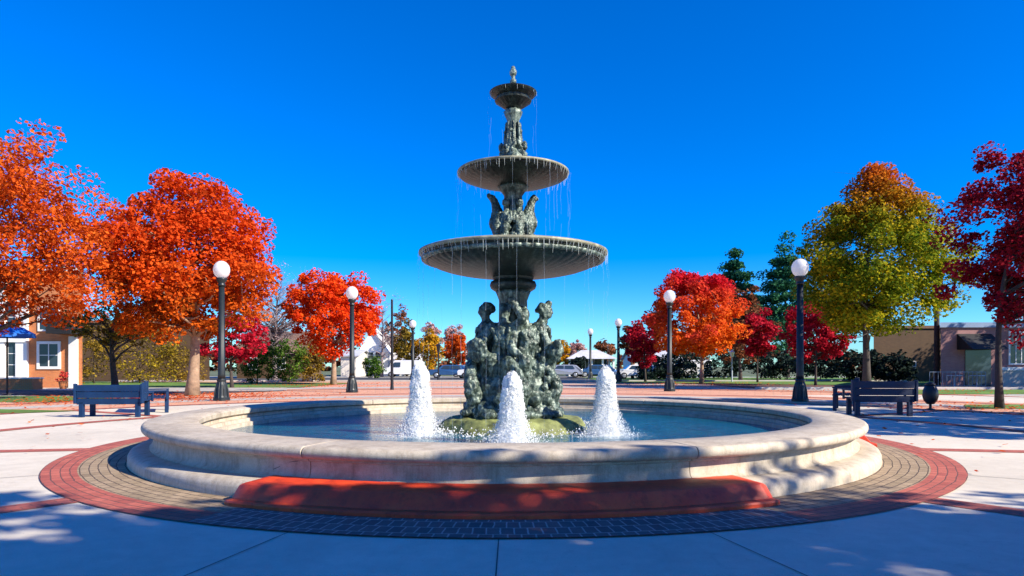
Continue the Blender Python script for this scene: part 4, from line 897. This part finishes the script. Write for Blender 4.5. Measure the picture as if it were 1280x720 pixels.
h, wd = gable_house('house', 'small white house with a steep pointed gable left of the statue', 449, 485, 90, 3.2, 6.4, M['white'], M['white'], axis='y')
window(h, 1.2, 1.9, 2.4, 3.2, -.02, M['white_metal'], 1, 2); window(h, 2.2, 2.9, 2.4, 3.2, -.02, M['white_metal'], 1, 2)
window(h, .6, 1.3, .9, 1.9, -.02, M['white_metal'], 1, 2)
h, wd = gable_house('house', 'low white house right of the steep gabled one', 487, 520, 92, 2.2, 3.2, M['white'], M['roof_grey'])
window(h, .6, 1.3, .9, 1.7, -.02, M['white_metal'], 1, 2)
h, wd = gable_house('house', 'cream house wall left of the white steep gabled house', 426, 445, 84, 2.6, 3.4, M['offwhite'], M['roof_grey'])
h, wd = gable_house('house', 'low white house behind the parked cars near the scarlet tree', 792, 850, 96, 2.4, 3.6, M['white'], M['roof_grey'])
for k in range(3): window(h, .8+2*k, 1.6+2*k, .9, 1.8, -.02, M['white_metal'], 1, 2)
# white pavilion
d = 88; root = empty('pavilion', (P(712, d), d, 0)); tag(root, 'open white pavilion with a pale hipped roof right of the statue', 'pavilion'); wd = P(767, d)-P(712, d)
for k in range(5):
    for yy in (0, 4):
        bm = bmesh.new(); box(bm, wd*k/4-.12, wd*k/4+.12, yy-.12, yy+.12, 0, 2.3); from_bm('column', bm, M['white'], root)
bm = bmesh.new(); x = [(-.5,-.6,2.3),(wd+.5,-.6,2.3),(wd+.5,4.6,2.3),(-.5,4.6,2.3),(wd*.3,2,3.5),(wd*.7,2,3.5)]; vv = [bm.verts.new(p) for p in x]
for f in ((0,1,5,4),(1,2,5),(2,3,4,5),(3,0,4),(0,3,2,1)): bm.faces.new([vv[i] for i in f])
from_bm('roof', bm, M['roof_grey'], root)
bm = bmesh.new(); box(bm, .3, wd-.3, 3.6, 3.8, 0, 2.28); from_bm('back_wall', bm, M['glass'], root)
# right buildings
d = 50; b = building('brown_building', 'dark brown flat building behind the big yellow tree', (P(1092, d+8), d+8, 0), 7.0, 6, 4.6, M['brown_wall'], M['roof_brown'], kl=.56)
window(b, 2.0, 3.6, .9, 1.7, -.02, M['offwhite'])
d = 42; b = building('pink_building', 'pinkish brick shopfront with a blue grey fascia at the right edge', (P(1176, d), d, 0), 13, 8, 3.75, M['pink_brick'], M['roof_blue'], .32, kl=.66)
X = lambda px: P(px, d)-P(1176, d)
bm = bmesh.new(); box(bm, X(1206), X(1238), -.06, -.01, 0, 3.1); o = from_bm('doorway', bm, M['glass'], b)
bm = bmesh.new(); vs4 = [(X(1196),-1.5,2.35),(X(1239),-1.5,2.35),(X(1239),-.012,2.35),(X(1196),-.012,2.35),(X(1196),-.012,3.35),(X(1239),-.012,3.35)]; vv = [bm.verts.new(p) for p in vs4]
for f in ((0,1,5,4),(0,3,2,1),(0,4,3),(1,2,5),(2,3,4,5)): bm.faces.new([vv[i] for i in f])
from_bm('awning', bm, M['awning_black'], b)
window(b, X(1262), X(1283), Z(454, d), Z(416, d), -.02, M['white'], 3, 1, .1); window(b, X(1292), X(1312), Z(454, d), Z(416, d), -.02, M['white'], 3, 1, .1)
bm = bmesh.new(); box(bm, X(1246), 13, -.16, -.012, 0, Z(463, d)); from_bm('plinth', bm, M['sidewalk'], b)
bm = bmesh.new(); box(bm, X(1246), 13, -.22, -.013, Z(463, d)+.003, Z(463, d)+.2); from_bm('sill', bm, M['white'], b)
# railing
root = empty('railing', (P(1170, 39), 39.6, 0)); tag(root, 'pale metal railing before the pink shopfront', 'railing'); wd = P(1240, 39.6)-P(1170, 39.6)
bm = bmesh.new()
for z in (.12, .95): box(bm, 0, wd, -.02, .02, z, z+.04)
from_bm('rail', bm, M['rail_metal'], root)
for k in range(14): bm = bmesh.new(); x = wd*k/13; box(bm, x-.012, x+.012, -.012, .012, .161, .949); from_bm('baluster', bm, M['rail_metal'], root)

# patio tables behind railing
root = empty('patio_table', (P(1190, 41), 40.8, 0)); tag(root, 'small pale cafe table behind the railing, nearer the utility pole', 'table', 'cafe tables behind the railing')
bm = bmesh.new(); lathe(bm, [(.01, .72), (.42, .72), (.42, .76), (.01, .76)], 20); from_bm('top', bm, M['white_metal'], root)
bm = bmesh.new(); lathe(bm, [(.01, 0), (.22, 0), (.04, .05), (.04, .718), (.01, .718)], 10); from_bm('leg', bm, M['white_metal'], root)
copy_tree(root, (P(1218, 41), 40.8, 0), 0, 'small pale cafe table behind the railing, before the black awning')

# ------------------------------------------------------------------ parked cars
def make_car(paint, label, van=False):
    root = empty('parked_van' if van else 'parked_car', (0, 0, 0)); tag(root, label, 'van' if van else 'car', 'vehicles parked along the far street')
    top = 2.0 if van else 1.45
    side = [(-2.2, .35), (-2.25, .75), (-2.1, .92), (-1.25, .98), (-.75, top-.05), (-.4, top), (1.2, top), (1.55, top-.06), (2.0 if not van else 1.7, .98 if not van else top-.12), (2.2, .92), (2.25, .6), (2.2, .35)]
    if van: side = [(-2.3, .35), (-2.35, .9), (-2.2, 1.05), (-1.7, 1.15), (-1.2, 1.9), (-.9, 2.0), (2.1, 2.0), (2.2, 1.9), (2.25, .35)]
    bm = bmesh.new(); A = [bm.verts.new((x, -.86 if z < 1 else -.74, z)) for x, z in side]; B = [bm.verts.new((x, .86 if z < 1 else .74, z)) for x, z in side]; n = len(side)
    bm.faces.new(A); bm.faces.new(B[::-1])
    for k in range(n): bm.faces.new([A[k], B[k], B[(k+1) % n], A[(k+1) % n]])
    from_bm('body', bm, paint, root, bevel=.04)
    for s in (-1, 1):
        bm = bmesh.new()
        for x0, x1 in (((-.78, .1), (.18, 1.1)) if not van else ((-1.2, -.3),)):
            z0, z1 = (1.0, 1.36) if not van else (1.2, 1.75)
            vv = [bm.verts.new(p) for p in ((x0-.15 if x0 < 0 else x0, s*.862 if False else s*.87, z0), (x1+(.25 if x0 > 0 else 0), s*.87, z0), (x1, s*.77, z1), (x0+.2 if x0 < 0 else x0, s*.77, z1))]
            bm.faces.new(vv)
        from_bm('side_window', bm, M['glass'], root)
    for sx in (-1.4, 1.4):
        for s in (-1, 1):
            bm = bmesh.new(); tube(bm, [(sx, s*.70, .33), (sx, s*.90, .33)], [.33, .33], 20); wl = from_bm('wheel', bm, M['tyre'], root)
            bm = bmesh.new(); tube(bm, [(sx, s*.901, .33), (sx, s*.915, .33)], [.19, .17], 14); from_bm('hubcap', bm, M['car_silver'], wl)
    return root
cars = [(598, 72, 'car_white', False, 0, 'white car just left of the statue base'), (562, 74, 'car_blue', False, 0, 'dark blue car between the left jet and the statue'),
        (585, 80, 'car_silver', False, 0, 'silver car behind the dark blue car'), (505, 80, 'car_white', True, 0, 'white van beside the third lamp post'), (795, 70, 'car_white', False, 0, 'white car below the dark red tree'),
        (828, 73, 'car_dark', False, 0, 'dark car behind the middle right lamp post'), (745, 78, 'car_blue', False, 0, 'blue car in front of the white pavilion'), (862, 74, 'car_white', True, 0, 'white van half hidden behind the scarlet tree trunk'), (703, 76, 'car_silver', False, 0, 'silver car just right of the statue base')]
for px, d, mt, van, rz, lab in cars:
    c = make_car(M[mt], lab, van); c.location = (P(px, d), d, .012 if 62 < d < 76 else .035)

# ------------------------------------------------------------------ fallen leaves
g = np.random.default_rng(77); pts = []
for (cx, cy, sp_, n) in ((P(242, 29.3), 28.2, 2.6, 2600), (P(-22, 24), 23, 3, 700), (P(416, 47), 46, 3, 900), (P(876, 50), 49, 3, 900), (P(1080, 37), 36, 3.2, 900), (P(1246, 20.6), 20.3, 2.2, 500), (0, 8, 6, 150), (-9, 13, 4, 90), (9, 11, 4, 90)):
    q = g.normal(size=(n, 2))*sp_+np.array([cx, cy]); pts.append(q)
q = np.concatenate(pts); q = q[(np.hypot(q[:, 0]-FX, q[:, 1]-FY) > 6.2) & (q[:, 1] > 8)]; n = len(q)
p = np.concatenate([q, np.full((n, 1), .045)], 1); nr = g.normal(size=(n, 3))*.22; nr[:, 2] = 1; nr /= np.linalg.norm(nr, axis=1)[:, None]
t = np.cross(nr, g.normal(size=(n, 3))); t /= np.linalg.norm(t, axis=1)[:, None]; b_ = np.cross(nr, t); sz = (.035+.035*g.random(n))[:, None]
v = np.stack([p-t*sz, p-b_*sz*.7, p+t*sz, p+b_*sz*.7], 1).reshape(-1, 3)
tag(mesh_obj('fallen_leaves', v, np.arange(4*n).reshape(-1, 4), L['orange_l']), 'orange fallen leaves scattered under the trees and over the paving', 'leaves', kind='stuff')
